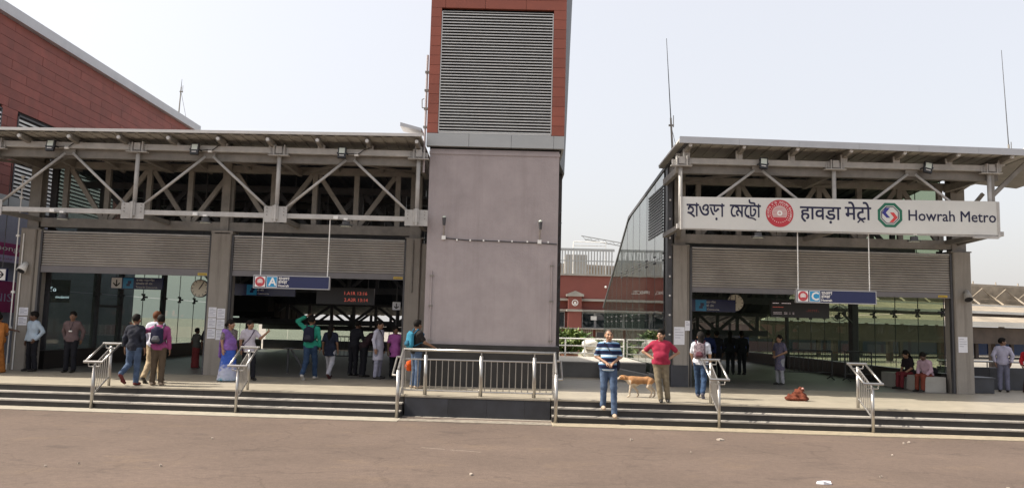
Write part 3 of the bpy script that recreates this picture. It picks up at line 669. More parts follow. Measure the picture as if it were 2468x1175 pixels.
part('knee_brace', M_STEELD, eC, lambda b: (b.beam((4.75, YC - 0.2, 6.35), (4.35, YT + 0.1, 6.62), 0.12, 0.16), b.beam((4.75, YC - 0.2, 4.70), (4.40, YT + 0.1, 4.72), 0.12, 0.14)))
part('corner_post', M_STEELD, eC, lambda b: b.tube((12.62, YT, 4.80), (12.62, YT, 6.4), 0.06, n=12))
for p, q in (((12.95, YC, 5.3), (13.7, YC, 6.2)), ((12.62, YT, 5.75), (13.5, YT, 6.62)), ((12.87, YC, 6.2), (12.65, YT + 0.1, 6.45)), ((12.87, YC, 4.7), (12.65, YT + 0.1, 4.72))):
    part('end_brace', M_STEELD, eC, lambda b: b.beam(p, q, 0.08, 0.10))
part('eaves_overhang', M_STEELD, eC, lambda b: b.hexa([(13.45, YR, 6.80), (15.2, YR + 1.2, 6.62), (15.2, 23.5, 6.53), (13.45, 23.5, 6.68)], [(13.45, YR, 6.97), (15.2, YR + 1.2, 6.74), (15.2, 23.5, 6.65), (13.45, 23.5, 6.83)]))
part('eaves_fascia', M_ALU, eC, lambda b: b.hexa([(13.45, YR - 0.05, 6.82), (15.22, YR + 1.14, 6.64), (15.22, YR + 1.19, 6.64), (13.45, YR, 6.82)], [(13.45, YR - 0.05, 7.08), (15.22, YR + 1.14, 6.90), (15.22, YR + 1.19, 6.90), (13.45, YR, 7.08)]))
part('eaves_topping', M_ROOFE, eC, lambda b: b.hexa([(13.45, YR + 0.01, 6.99), (15.2, YR + 1.21, 6.76), (15.2, 23.5, 6.67), (13.45, 23.5, 6.85)], [(13.45, YR + 0.01, 7.05), (15.2, YR + 1.21, 6.82), (15.2, 23.5, 6.73), (13.45, 23.5, 6.91)]))
shutter(eC, 5.17, 12.55, 4.34, 3.12, 12.2)
YS = [YC + 0.35 + 1.46 * i for i in range(11)]
part('plinth', M_BLACKG, eC, lambda b: b.box(12.5, 12.8, YC + 0.3, 43, ZL + 0.007, 0.98))
side_glass(eC, 12.64, YS + [38.9, 40.4, 41.9], 0.985, M_GLASSC, s=-1)
part('plinth', M_CONCL, eC, lambda b: b.box(4.42, 4.72, YC + 0.35, 38.2, ZL + 0.007, 0.66))
side_glass(eC, 4.47, YS, 0.665, M_GLASSX, s=1)
part('mullion', M_STEELK, eC, lambda b: b.cbox(12.36, 12.60, 28.6, 28.95, ZL + 0.01, zroof(28.8) - 0.1, 0.02))
part('mullion', M_STEELK, eC, lambda b: b.box(12.50, 12.60, 35.8, 36.0, ZL + 0.01, zroof(36) - 0.1))
for x, dx in ((4.47, 0.0), (12.64, 0.0)):
    part('eaves_beam', M_STEELK, eC, lambda b: [b.beam((x, a, za - 0.10), (x, c, zc - 0.10), 0.07, 0.10) for (a, za), (c, zc) in zip(ROOFP[0 if x < 5 else 1:-2], ROOFP[1 if x < 5 else 2:-1])])
part('end_wall', M_BLUEG, eC, lambda b: b.box(4.8, 12.5, 43.2, 43.4, ZL + 0.01, 0.95))
part('louvre_vent', M_STEELK, eC, lambda b: [b.box(4.44, 4.455, 23.2, 25.6, 4.9 + 0.09 * i, 4.95 + 0.09 * i) for i in range(16)])
# ================================================================== brick clad building beside entrance A
bb = thing('brick_clad_building', 'tall red tile clad building with grey metal fascia and louvred windows', 'building', (-22, 30, 0))
BX, BY0, BY1, BZ = -16.0, 20.45, 38.7, 11.25  # near end is brought forward out of view to block the sun
part('wall', M_BLACK, bb, lambda b: b.box(-34, BX - 0.05, BY0, BY1, 5.72, BZ))
part('lower_wall', M_BLUEW, bb, lambda b: b.box(-34, BX - 0.02, BY0 + 0.02, 33.6, 0, 5.38))
part('string_course', M_BAND, bb, lambda b: b.box(-34, BX + 0.05, BY0 - 0.03, BY1 + 0.03, 5.381, 5.719))
part('fascia', M_ALU, bb, lambda b: (b.box(-34.2, BX + 0.20, BY0 - 0.2, BY1 + 0.2, BZ + 0.001, BZ + 0.34)))
LVS = [(20.6, 24.05), (24.85, 31.2)]
rows = 18; rh = (BZ - 5.72) / rows
for r in range(rows):
    z0 = 5.72 + rh * r
    off = 0.78 if r % 2 else 0.0
    y = BY0 - off
    while y < BY1 - 0.02:
        a, c = max(BY0, y), min(BY1, y + 1.56)
        segs = [(a, c)]
        if z0 < 8.3:
            for (l0, l1) in LVS:
                ns = []
                for (p, q) in segs:
                    if q <= l0 or p >= l1: ns.append((p, q))
                    else:
                        if p < l0: ns.append((p, l0))
                        if q > l1: ns.append((l1, q))
                segs = ns
        for p, q in segs:
            if q - p > 0.06:
                part('cladding_tile', M_RED2, bb, lambda b: b.box(BX - 0.05, BX + random.uniform(-0.004, 0.004), p + 0.006, q - 0.006, z0 + 0.006, z0 + rh - 0.006))
        y += 1.56
part('front_cladding', M_RED2, bb, lambda b: b.box(-34, BX - 0.06, BY0 - 0.03, BY0 - 0.002, 5.73, BZ - 0.01))
for (l0, l1) in LVS:
    w = part('louvred_window', M_STEELK, bb, lambda b: (b.box(BX - 0.045, BX + 0.03, l0, l0 + 0.05, 5.75, 8.38), b.box(BX - 0.045, BX + 0.03, l1 - 0.05, l1, 5.75, 8.38), b.box(BX - 0.045, BX + 0.03, l0, l1, 8.33, 8.38)))
    m = MB().prism([(0, 0, 0), (0.05, 0, -0.015), (0.05, 0, 0.045), (-0.02, 0, 0.085)], (0, l1 - l0 - 0.1, 0)).mesh('blade', M_LOUV, (0, 0, 0))
    for i in range(19): link('blade', m, None, w, loc=(BX - 0.02, l0 + 0.05, 5.78 + 0.134 * i))
def wall_text(name, body, mat, parent, y, z, size, width):
    vs, fs = glyphs(body); x0 = min(v[0] for v in vs); x1 = max(v[0] for v in vs); k = width / (x1 - x0)
    b = MB(); b.add([(BX + 0.115, y + (v[0] - x0) * k, z + v[1] * size) for v in vs], fs)
    return b.build(name, mat, parent)
for (y0, y1, z0, z1, lab, low) in ((23.9, 26.3, 3.62, 4.22, 'magenta and lilac shop sign high on the blue grey wall', True), (22.3, 25.35, 2.05, 3.02, 'dark magenta shop sign low on the blue grey wall', False)):
    s = thing('shop_sign', lab, 'sign', (BX, (y0 + y1) / 2, z0))
    part('board', M_MAG, s, lambda b: b.box(BX - 0.01, BX + 0.11, y0, y1, z0 + (0.22 if low else 0), z1))
    if low:
        part('lower_board', M_LILAC, s, lambda b: b.box(BX - 0.01, BX + 0.11, y0, y1, z0, z0 + 0.215))
        wall_text('lettering', 'monginis', M_WHITE, s, y0 + 0.2, z0 + 0.36, 0.24, 1.9)
        wall_text('small_lettering', 'the cake shop', M_MAG, s, y0 + 0.3, z0 + 0.08, 0.09, 1.4)
    else:
        wall_text('lettering', 'monGINIS', M_LILAC, s, y0 + 0.15, z0 + 0.34, 0.36, y1 - y0 - 0.3)
        part('rim', M_LILAC, s, lambda b: b.box(BX - 0.01, BX + 0.115, y0, y1, z1, z1 + 0.03))

# ================================================================== things behind the gap
rb = thing('red_building', 'low red rendered building with a grey finned roof screen and gabled pilaster', 'building', (3, 52, 0))
part('wall', M_RED3, rb, lambda b: b.box(-4.5, 7.2, 50, 60, 3.82, 5.28))
part('lower_wall', M_RED3, rb, lambda b: b.box(-4.5, 7.2, 50.25, 60, 0, 3.78))
part('parapet_sill', M_CONCL, rb, lambda b: b.box(-4.55, 7.25, 49.9, 60.05, 5.281, 5.40))
part('band', M_CONCL, rb, lambda b: b.box(-4.55, 7.25, 49.88, 50.2, 3.68, 3.82))
part('band', M_CONCL, rb, lambda b: b.box(-4.55, 7.25, 49.9, 50.2, 3.02, 3.14))
scr = part('roof_screen', M_BAND, rb, lambda b: (b.box(-4.5, 6.55, 50.0, 50.12, 6.86, 7.02), b.box(-4.5, 6.55, 50.03, 50.1, 6.2, 6.26)))
mf = MB().box(-0.035, 0.035, 0, 0.10, 0, 1.46).mesh('fin', M_BAND, (0, 0, 0))
for i in range(59): link('fin', mf, None, scr, loc=(-4.4 + 0.186 * i, 50.0, 5.401))
part('roof_plant', M_CONCL, rb, lambda b: (b.box(3.6, 5.0, 52, 54, 5.4, 6.8), b.box(-1, 2.4, 52, 54, 5.4, 6.5)))
part('roof_rail', M_WHITE, rb, lambda b: (b.path([(4.0, 51, 5.4), (4.0, 51, 7.55), (6.1, 51, 7.55), (6.1, 51, 5.4)], 0.03), b.path([(4.0, 51, 7.3), (6.1, 51, 7.3)], 0.025)))
for px in (4.05, -2.2):
    p = part('pilaster', M_RED3, rb, lambda b: b.box(px - 0.42, px + 0.42, 49.6, 50.2, 0, 3.95))
    part('pediment', M_CONCL, p, lambda b: b.prism([(px - 0.55, 49.5, 3.951), (px + 0.55, 49.5, 3.951), (px + 0.55, 49.5, 4.08), (px, 49.5, 4.30), (px - 0.55, 49.5, 4.08)], (0, 0.7, 0)))
    part('cap_band', M_CONCL, p, lambda b: b.box(px - 0.5, px + 0.5, 49.52, 50.2, 3.0, 3.14))
    e = part('emblem', M_WHITE, p, lambda b: b.ring((px, 49.57, 3.55), 0.15, 0.20, 49.6))
    part('emblem_mark', M_WHITE, e, lambda b: (b.disc((px, 49.575, 3.55), 0.08, 49.6, 12), b.box(px - 0.13, px + 0.13, 49.575, 49.6, 3.44, 3.48)))
for (a, c) in ((4.55, 7.1), (-1.7, 3.5)):
    n = 3; w = (c - a) / n
    for i in range(n):
        wd_ = part('window', M_BAND, rb, lambda b: (b.box(a + w * i, a + w * (i + 1) - 0.04, 50.15, 50.24, 2.0, 3.0)))
        part('pane', M_GLASSD, wd_, lambda b: b.box(a + w * i + 0.05, a + w * (i + 1) - 0.09, 50.12, 50.149, 2.05, 2.95))
        part('shutter', M_SHUT, rb, lambda b: [b.box(a + w * i + 0.03 + 0.12 * k, a + w * i + 0.11 + 0.12 * k, 50.15, 50.24, 0.9, 1.9) for k in range(int((w - 0.1) / 0.12))])
part('canopy', M_CONCL, rb, lambda b: b.box(-4.5, 7.2, 49.4, 50.14, 1.915, 1.99))
part('letters_panel', M_WHITE, rb, lambda b: b.box(5.1, 5.5, 50.08, 50.115, 2.5, 2.75))
part('security_dome', M_WHITE, rb, lambda b: b.sphere((6.0, 49.95, 4.6), 0.08))
text('lettering', 'eTKTs   PARCEL', M_WHITE, rb, -1.0, 49.98, 4.2, 0.32)

# crane far away
cr = thing('tower_crane', 'distant pale tower crane with a long lattice jib above the glass wall', 'crane', (36, 210, 0))
part('mast', M_BAND, cr, lambda b: [(b.beam((36 + dx, 210 + dy, 0), (36 + dx, 210 + dy, 24), 0.15, 0.15)) for dx in (-.8, .8) for dy in (-.8, .8)] + [b.beam((35.2, 209.2, 2 * i), (36.8, 209.2, 2 * i + 2), 0.12, 0.12) for i in range(12)])
part('jib', M_BAND, cr, lambda b: [b.beam((18.5, 210, 26.3), (44, 210, 22.4), 0.22, 0.22), b.beam((19.5, 210, 25.4), (44, 210, 21.4), 0.22, 0.22)] + [b.beam((18.8 + i, 210, 26.25 - 0.152 * i - (1 if i % 2 else 0)), (19.8 + i, 210, 26.1 - 0.152 * i - (0 if i % 2 else 1)), 0.1, 0.1) for i in range(24)])

# ramp wall, fence, sacks, shrubs in the gap
rm = struct('ramp', pm('ramp_concrete', (0.20, 0.195, 0.185), 0.8, var=0.15, scale=1.5, bump=0.1), lambda b: b.box(1.45, 4.40, 25.6, 30.2, ZL + 0.002, 0.90), 'grey concrete ramp between the tower and the glass wall')
part('coping', M_CONCL, rm, lambda b: b.box(1.43, 4.405, 25.57, 30.2, 0.901, 0.94))
part('side_wedge', pm('ramp_concrete', (0.2, 0.195, 0.185)), rm, lambda b: b.prism([(2.9, 24.3, ZL + 0.002), (4.40, 24.3, ZL + 0.002), (4.40, 24.3, 0.62), (2.9, 24.3, 0.88)], (0, 1.26, 0)))
fe = thing('fence', 'white tube fence behind the ramp in the gap', 'fence', (3, 30.6, ZL))
for i in range(9): part('post', M_WHITE, fe, lambda b: b.tube((-1.6 + 0.75 * i, 30.6, ZL), (-1.6 + 0.75 * i, 30.6, 1.62), 0.03))
for z in (1.60, 1.33, 1.05): part('rail', M_WHITE, fe, lambda b: b.tube((-1.6, 30.6, z), (4.42, 30.6, z), 0.025))
def leaf_cloud(b, c, rad, n, size, rng, droop=0.3):
    for _ in range(n):
        d = Vector((rng.gauss(0, 1), rng.gauss(0, 1), rng.gauss(0, 0.8))); d.normalize()
        p = Vector(c) + Vector((d.x * rad[0], d.y * rad[1], d.z * rad[2])) * (rng.random() ** 0.4)
        t = (d + Vector((rng.uniform(-.6, .6), rng.uniform(-.6, .6), rng.uniform(-.6, .5) - droop))).normalized()
        s = t.cross(Vector((rng.uniform(-1, 1), rng.uniform(-1, 1), 1))).normalized()
        L = size * rng.uniform(0.6, 1.4); w = L * 0.22
        b.add([p, p + t * L * 0.45 + s * w, p + t * L, p + t * L * 0.45 - s * w], [(0, 1, 2, 3)])
def shrub(name, label, x, y, z, rad, n, size, seed, mat, mat2, planter=None):
    rng = random.Random(seed)
    o = thing(name, label, 'shrub', (x, y, z), 'shrubs in the gap')
    if planter:
        part('planter', M_EARTH, o, lambda b: b.prism([(x + planter * math.cos(2 * math.pi * i / 14), y + planter * math.sin(2 * math.pi * i / 14), z) for i in range(14)], (0, 0, 0.45)))
    zb = z + (0.45 if planter else 0)
    def stems(b):
        for i in range(9):
            a = rng.uniform(0, 6.28); q = rng.uniform(0.3, 0.8)
            b.tube((x + 0.08 * math.cos(a), y + 0.08 * math.sin(a), zb - 0.02), (x + rad[0] * q * math.cos(a), y + rad[1] * q * math.sin(a), zb + rad[2] * rng.uniform(0.9, 1.7)), 0.03, 0.008, n=5)
    part('trunk', M_BARK, o, stems)
    def fol(b):
        for i in range(14):
            a = rng.uniform(0, 6.28); q = rng.uniform(0.2, 0.85)
            leaf_cloud(b, (x + rad[0] * q * math.cos(a), y + rad[1] * q * math.sin(a), zb + rad[2] * rng.uniform(0.4, 1.7)), (rad[0] * 0.38, rad[1] * 0.38, rad[2] * 0.3), n // 14, size, rng)
    part('crown', mat, o, fol); part('young_leaves', mat2, o, lambda b: leaf_cloud(b, (x, y, zb + rad[2] * 1.25), (rad[0] * 0.9, rad[1] * 0.9, rad[2] * 0.6), n // 3, size * 0.9, rng))
shrub('shrub', 'spiky leafed shrub in a terracotta planter against the stucco tower side', 2.55, 34.0, ZL, (0.75, 0.7, 0.55), 1500, 0.22, 3, M_LEAF, M_LEAF2, 0.4)
shrub('shrub', 'bushy green shrub by the far end of the glass wall', 4.0, 36.0, ZL, (0.95, 0.7, 0.52), 1800, 0.20, 5, M_LEAF, M_LEAF2)
shrub('shrub', 'dark bushy shrub hidden behind the tower and mirrored in the glass wall', 0.6, 36.0, ZL, (1.3, 0.9, 0.8), 1500, 0.24, 8, M_LEAF, M_LEAF2)
for k, (x, y, z) in enumerate(((3.15, 32.2, ZL), (3.30, 32.4, ZL + 0.35), (3.25, 32.1, ZL + 0.70))):
    b = MB(); rng = random.Random(k + 20); b.sphere((x, y, z + 0.22), 0.34, 14, 10, 0.62)
    b.v = [(v[0] + rng.uniform(-.02, .02), v[1] + rng.uniform(-.02, .02), v[2] + rng.uniform(-.015, .015)) for v in b.v]
    tag(b.build('sack', M_SACK, None, org=(x, y, z), smooth=True), ['white sack at the bottom of the pile by the white fence', 'white sack in the middle of the pile by the white fence', 'white sack on top of the pile by the white fence'][k], 'sack', 'pile of white sacks')

# ================================================================== old station sheds on the far side
def shed(label, x0, y0, x1, y1, ze, depth, rise, ncol):
    o = thing('platform_shed', label, 'shed', ((x0 + x1) / 2, (y0 + y1) / 2, 0), 'old platform sheds beyond entrance C')
    d = (Vector((x1, y1, 0)) - Vector((x0, y0, 0))).normalized(); nrm = Vector((-d.y, d.x, 0)); A = Vector((x0, y0, 0)); B = Vector((x1, y1, 0))
    Z = Vector((0, 0, 1))
    def P(base, off, z): return base + nrm * off + Z * z
    part('roof_sheet', M_SHED, o, lambda b: (b.hexa([P(A, 0, ze), P(B, 0, ze), P(B, depth, ze + rise), P(A, depth, ze + rise)], [P(A, 0, ze + 0.15), P(B, 0, ze + 0.15), P(B, depth, ze + rise + 0.15), P(A, depth, ze + rise + 0.15)])))
    part('edge', M_SHEDW, o, lambda b: b.beam(P(A, -0.1, ze + 0.1), P(B, -0.1, ze + 0.1), 0.3, 0.28))
    part('valance', M_SHEDK, o, lambda b: b.beam(P(A, 0.3, ze - 0.6), P(B, 0.3, ze - 0.6), 0.2, 1.0))
    for i in range(ncol):
        q = A.lerp(B, (i + 0.5) / ncol)
        part('post', M_SHEDK, o, lambda b: b.beam(P(q, 1.5, 0), P(q, 1.5, ze - 0.1), 0.3, 0.3))
    return o, P, A, B
shed('low platform shed with a bright curved white edge beyond entrance C', 8, 62, 70, 84, 3.1, 6, 0.8, 14)
shed('long low awning with a thin pale edge just beyond the side glass', 14, 44, 60, 58, 2.75, 3, 0.5, 12)
shed('second platform shed with a pale edge above the low one', 8, 74, 80, 97, 4.7, 7, 1.0, 14)
o, P, A, B = shed('big old station shed with open roof trusses on top', 6, 92, 96, 119, 6.3, 14, 2.2, 16)
for i in range(22):
    q = A.lerp(B, (i + 0.5) / 22); 
    part('roof_truss', M_SHEDT if i % 3 else M_SHED, o, lambda b: (b.beam(P(q, 0, 6.6), P(q, 5, 9.8), 0.16, 0.16), b.beam(P(q, 5, 9.8), P(q, 10, 8.5), 0.16, 0.16), b.beam(P(q, 5, 6.6), P(q, 5, 10.2), 0.12, 0.12)))
for z, off in ((7.4, 1.5), (8.2, 3.0), (9.4, 5.0)):
    part('purlin', M_SHED, o, lambda b: b.beam(P(A, off, z), P(B, off, z), 0.14, 0.16))
part('clerestory', M_SHED, o, lambda b: b.beam(P(A, 2.6, 8.0), P(B, 2.6, 8.0), 0.2, 2.6))
part('ridge_sheet', M_SHEDT, o, lambda b: b.beam(P(A, 3.5, 9.5), P(B, 3.5, 9.5), 0.2, 0.35))
for i in range(44):
    q = A.lerp(B, i / 44); r_ = A.lerp(B, (i + 1) / 44)
    part('lattice_bar', M_SHED, o, lambda b: b.beam(P(q, 1.5, 7.4 if i % 2 else 8.9), P(r_, 1.5, 8.9 if i % 2 else 7.4), 0.12, 0.12))
tr = thing('train', 'blue railway coach standing under the low platform shed', 'train', (40, 72, 0))
d = Vector((62, 22, 0)).normalized(); nn = Vector((-d.y, d.x, 0)); T0 = Vector((10, 66.5, 0))
for k in range(3):
    a = T0 + d * (20.5 * k); c = a + d * 20
    body = part('coach_body', M_TRAIN, tr, lambda b: b.hexa([a + Vector((0, 0, 0.3)), c + Vector((0, 0, 0.3)), c + nn * 2.6 + Vector((0, 0, 0.3)), a + nn * 2.6 + Vector((0, 0, 0.3))], [a + Vector((0, 0, 2.5)), c + Vector((0, 0, 2.5)), c + nn * 2.6 + Vector((0, 0, 2.5)), a + nn * 2.6 + Vector((0, 0, 2.5))]))
    part('coach_roof', M_SHEDW, body, lambda b: b.hexa([a + Vector((0, 0, 2.51)), c + Vector((0, 0, 2.51)), c + nn * 2.6 + Vector((0, 0, 2.51)), a + nn * 2.6 + Vector((0, 0, 2.51))], [a + nn * 0.5 + Vector((0, 0, 2.85)), c + nn * 0.5 + Vector((0, 0, 2.85)), c + nn * 2.1 + Vector((0, 0, 2.85)), a + nn * 2.1 + Vector((0, 0, 2.85))]))
    for j in range(9):
        q = a + d * (1.2 + 2.0 * j) - nn * 0.02
        part('window', M_BLACK, body, lambda b: b.hexa([q + Vector((0, 0, 1.5)), q + d * 1.1 + Vector((0, 0, 1.5)), q + d * 1.1 + nn * 0.03 + Vector((0, 0, 1.5)), q + nn * 0.03 + Vector((0, 0, 1.5))], [q + Vector((0, 0, 2.1)), q + d * 1.1 + Vector((0, 0, 2.1)), q + d * 1.1 + nn * 0.03 + Vector((0, 0, 2.1)), q + nn * 0.03 + Vector((0, 0, 2.1))]))
# low granite wall and rail to the side of entrance C
lw = thing('low_wall', 'low dark granite wall with a steel rail beside the end column of entrance C', 'wall', (16.5, 24.0, ZL))
for i in range(5): part('granite_slab', M_BLUEG, lw, lambda b: b.box(13.35 + 1.5 * i, 14.84 + 1.5 * i, 24.6, 24.85, ZL + 0.005, 1.12))
part('rail', M_SS, lw, lambda b: b.tube((13.3, 24.7, 1.30), (20.8, 24.7, 1.30), 0.03))
for i in range(6): part('post', M_SS, lw, lambda b: b.tube((13.4 + 1.45 * i, 24.7, 1.12), (13.4 + 1.45 * i, 24.7, 1.30), 0.02))
ob = MB(); ob.box(13.25, 13.95, 22.9, 23.5, ZL + 0.005, 0.86); ob.box(13.22, 13.98, 22.87, 23.53, 0.861, 0.90)
tag(ob.build('granite_block', M_BLUEG, None, org=(13.6, 23.2, ZL)), 'dark granite block at the foot of the end column of entrance C', 'block')

# ================================================================== lamps on the trusses
def flood(label, x, tilt=0.0, box=True):
    o = thing('flood_light', label, 'flood light', (x, YT - 0.2, 6.30), 'flood lights on the top chords')
    b = MB(); M3 = Matrix.Rotation(R(-12), 3, 'X') @ Matrix.Rotation(R(tilt), 3, 'Y')
    def put(x0, x1, y0, y1, z0, z1, name, mat, par):
        b = MB(); b.box(x0, x1, y0, y1, z0, z1); b.v = [tuple(M3 @ Vector(v) + Vector((x, YT - 0.22, 6.42))) for v in b.v]; return b.build(name, mat, par)
    body = put(-0.105, 0.105, -0.045, 0.03, -0.16, 0.14, 'housing', M_BLK, o)
    put(-0.075, 0.075, -0.053, -0.046, -0.035, 0.11, 'lens', M_LENS, body)
    put(-0.06, 0.06, -0.053, -0.046, -0.105, -0.085, 'brand_strip', M_WHITE, body)
    part('bracket', M_BLK, o, lambda b: (b.box(x - 0.13, x - 0.107, YT - 0.26, YT - 0.075, 6.38, 6.42), b.box(x + 0.107, x + 0.13, YT - 0.26, YT - 0.075, 6.38, 6.42)))
    if box:
        part('junction_box', M_WHITE, o, lambda b: b.box(x + 0.30, x + 0.40, YT - 0.13, YT - 0.072, 6.36, 6.44))
        part('wire', M_BLK, o, lambda b: b.path([(x + 0.13, YT - 0.15, 6.40), (x + 0.30, YT - 0.13, 6.42), (x + 0.42, YT - 0.12, 6.42), (x + 0.55, YT - 0.11, 6.53), (x + 0.75, YT - 0.10, 6.60)], 0.012, n=6))
flood('black flood light on the top chord beside the tall brick clad building', -12.12)
flood('black flood light on the top chord above the clock', -8.35)
flood('black flood light on the top chord next to the stucco tower', -4.50)
flood('black flood light over the red round emblem of the banner', 6.52, 6, False)
flood('tilted black flood light over the octagon logo of the banner', 10.82, 14, False)
def under(label, x, y=YT - 0.02, z=4.66):
    o = thing('canopy_lamp', label, 'lamp', (x, y, z), 'canopy lamps under the bottom chords')
    part('ring', M_STEELK, o, lambda b: [b.tube((x + 0.16 * math.cos(t * math.pi / 8), y - 0.05 + 0.12 * math.sin(t * math.pi / 8), z - 0.14), (x + 0.16 * math.cos((t + 1) * math.pi / 8), y - 0.05 + 0.12 * math.sin((t + 1) * math.pi / 8), z - 0.14), 0.018, n=6) for t in range(16)])
    part('lens', M_LENS, o, lambda b: b.prism([(x + 0.14 * math.cos(t * math.pi / 8), y - 0.05 + 0.10 * math.sin(t * math.pi / 8), z - 0.17) for t in range(16)], (0, 0, 0.03)))
    part('housing', M_STEELK, o, lambda b: b.prism([(x + 0.10 * math.cos(t * math.pi / 8), y - 0.05 + 0.08 * math.sin(t * math.pi / 8), z - 0.139) for t in range(16)], (0, 0, 0.11)))
    part('ballast_box', M_WHITE, o, lambda b: b.box(x - 0.05, x + 0.05, y - 0.12, y - 0.05, z + 0.0, z + 0.05)); part('junction_box', M_WHITE, o, lambda b: b.box(x - 0.32, x - 0.20, y - 0.11, y - 0.045, z + 0.02, z + 0.10))
for x, lab in ((-11.75, 'round canopy lamp under the bottom chord over the glass shopfront'), (-8.02, 'round canopy lamp under the bottom chord near the middle column'), (-4.35, 'round canopy lamp under the bottom chord beside the sign rod of A')): under(lab, x)
for x, lab in ((6.42, 'oval canopy lamp below the red emblem of the banner'), (10.5, 'oval canopy lamp below the octagon logo of the banner')): under(lab, x, YT + 0.0, 4.64)

# ================================================================== antennas
def antenna(label, x, y, z0, z1, lean, mid):
    o = thing('antenna', label, 'antenna', (x, y, z0), 'rod antennas on the roofs')
    zm = z0 + (z1 - z0) * mid
    part('mast', M_STEELD, o, lambda b: b.tube((x, y, z0), (x + lean * mid, y, zm), 0.035, 0.028))
    part('whip', M_STEELK, o, lambda b: b.tube((x + lean * mid, y, zm), (x + lean, y, z1), 0.016, 0.008, n=6))
    part('clamp', M_STEELD, o, lambda b: (b.box(x - 0.06 + lean * mid, x + 0.09 + lean * mid, y - 0.03, y + 0.03, zm - 0.25, zm - 0.20), b.tube((x + 0.08 + lean * mid, y, zm - 0.28), (x + 0.08 + lean * mid, y, zm + 0.08), 0.012, n=6)))
    part('guy', M_STEELK, o, lambda b: b.tube((x + lean * mid, y, zm - 0.2), (x + 0.28, y + 0.3, z0 + 0.05), 0.008, n=5))
antenna('tall leaning rod antenna at the glass wall corner of the banner entrance', 4.72, 23.0, 6.93, 10.75, -0.22, 0.36)
antenna('tall rod antenna over the far end of the banner entrance roof', 15.0, 23.4, 6.60, 10.8, -0.15, 0.30)
antenna('short thin rod on the corner of the brick clad building', -16.4, 37.6, BZ + 0.34, 13.6, 0.05, 0.8)

# ================================================================== signs and boards
def railway_emblem(par, c, r, y, simple=False):
    e = part('emblem', M_EMBRED, par, lambda b: b.disc((c[0], y, c[1]), r, y + 0.004, 40))
    part('emblem_disc', M_WHITE if simple else pm('emblem_pink', (0.58, 0.45, 0.43), 0.5, var=0), e, lambda b: b.disc((c[0], y - 0.0015, c[1] + 0.02 * r), r * 0.55, y + 0.001, 32))
    part('emblem_ring', M_WHITE, e, lambda b: [b.disc((c[0] + r * 0.66 * math.cos(t), y - 0.001, c[1] + r * 0.66 * math.sin(t)), r * 0.03, y + 0.001, 8) for t in [2 * math.pi * i / 26 for i in range(26)]])
    part('emblem_lines', M_EMBRED, e, lambda b: ([b.box(c[0] - math.sqrt(max(0, .25 - q * q)) * r, c[0] + math.sqrt(max(0, .25 - q * q)) * r, y - 0.0025, y, c[1] + q * r - 0.012 * r, c[1] + q * r + 0.012 * r) for q in (-.38, -.28, -.18, -.08, .02, .12, .22, .32, .42)]))
    part('emblem_hub', M_WHITE, e, lambda b: b.ring((c[0], y - 0.004, c[1] + 0.02 * r), r * 0.10, r * 0.19, y))
    part('emblem_band', M_EMBRED, e, lambda b: b.prism([(c[0] + r * 0.56 * math.cos(t), y - 0.0035, c[1] + r * 0.56 * math.sin(t)) for t in [math.pi * (1.18 + 0.64 * i / 10) for i in range(11)]], (0, 0.003, 0)))
    if not simple:
        def ringtext(b, s, t0, dt, k):
            for i, ch in enumerate(s):
                if ch == ' ': continue
                t = t0 - dt * i
                vs, fs = glyphs(ch); w = max(v[0] for v in vs)
                ca, sa = math.cos(t - math.pi / 2), math.sin(t - math.pi / 2)
                b.add([(c[0] + r * 0.745 * math.cos(t) + ((v[0] - w / 2) * ca - v[1] * sa) * k, y - 0.002, c[1] + r * 0.745 * math.sin(t) + ((v[0] - w / 2) * sa + v[1] * ca) * k) for v in vs], fs)
        part('emblem_lettering', M_WHITE, e, lambda b: (ringtext(b, 'INDIAN RAILWAYS', R(92), R(9.2), r * 0.22), ringtext(b, 'भारतीय रेल', R(196), R(9.5), r * 0.24)))
bn = thing('banner_sign', 'long white Howrah Metro banner with a red round emblem and an octagon logo', 'banner', (8.5, 20.35, 4.66))
BNY = 20.36
def banner(b):
    n = 24; x0, x1 = 4.43, 12.64
    for i in range(n):
        a, c = x0 + (x1 - x0) * i / n, x0 + (x1 - x0) * (i + 1) / n
        def Z0(x): return 4.665 + 0.003 * (x - 4.4) + 0.006 * math.sin(x * 1.7)
        def Z1(x): return 5.50 + 0.010 * (x - 4.4)
        b.add([(a, BNY, Z0(a)), (c, BNY, Z0(c)), (c, BNY, Z1(c)), (a, BNY, Z1(a)), (a, BNY + 0.02, Z0(a)), (c, BNY + 0.02, Z0(c)), (c, BNY + 0.02, Z1(c)), (a, BNY + 0.02, Z1(a))], [(0, 1, 2, 3), (7, 6, 5, 4), (3, 2, 6, 7), (0, 4, 5, 1)] + ([(0, 3, 7, 4)] if i == 0 else []) + ([(1, 5, 6, 2)] if i == n - 1 else []))
part('vinyl', M_BANNER, bn, banner)
part('frame', M_STEEL, bn, lambda b: (b.box(4.43, 12.66, BNY + 0.022, BNY + 0.06, 4.64, 4.70), b.box(4.43, 12.66, BNY + 0.022, BNY + 0.06, 5.40, 5.45), b.box(12.641, 12.70, BNY - 0.02, BNY + 0.06, 4.64, 5.57), b.box(4.37, 4.428, BNY - 0.02, BNY + 0.06, 4.64, 5.50), b.box(12.0, 12.66, BNY - 0.03, BNY + 0.05, 4.60, 4.655)))
M_TXT = pm('banner_text', (0.010, 0.010, 0.045), 0.6, var=0)
TY = BNY - 0.003
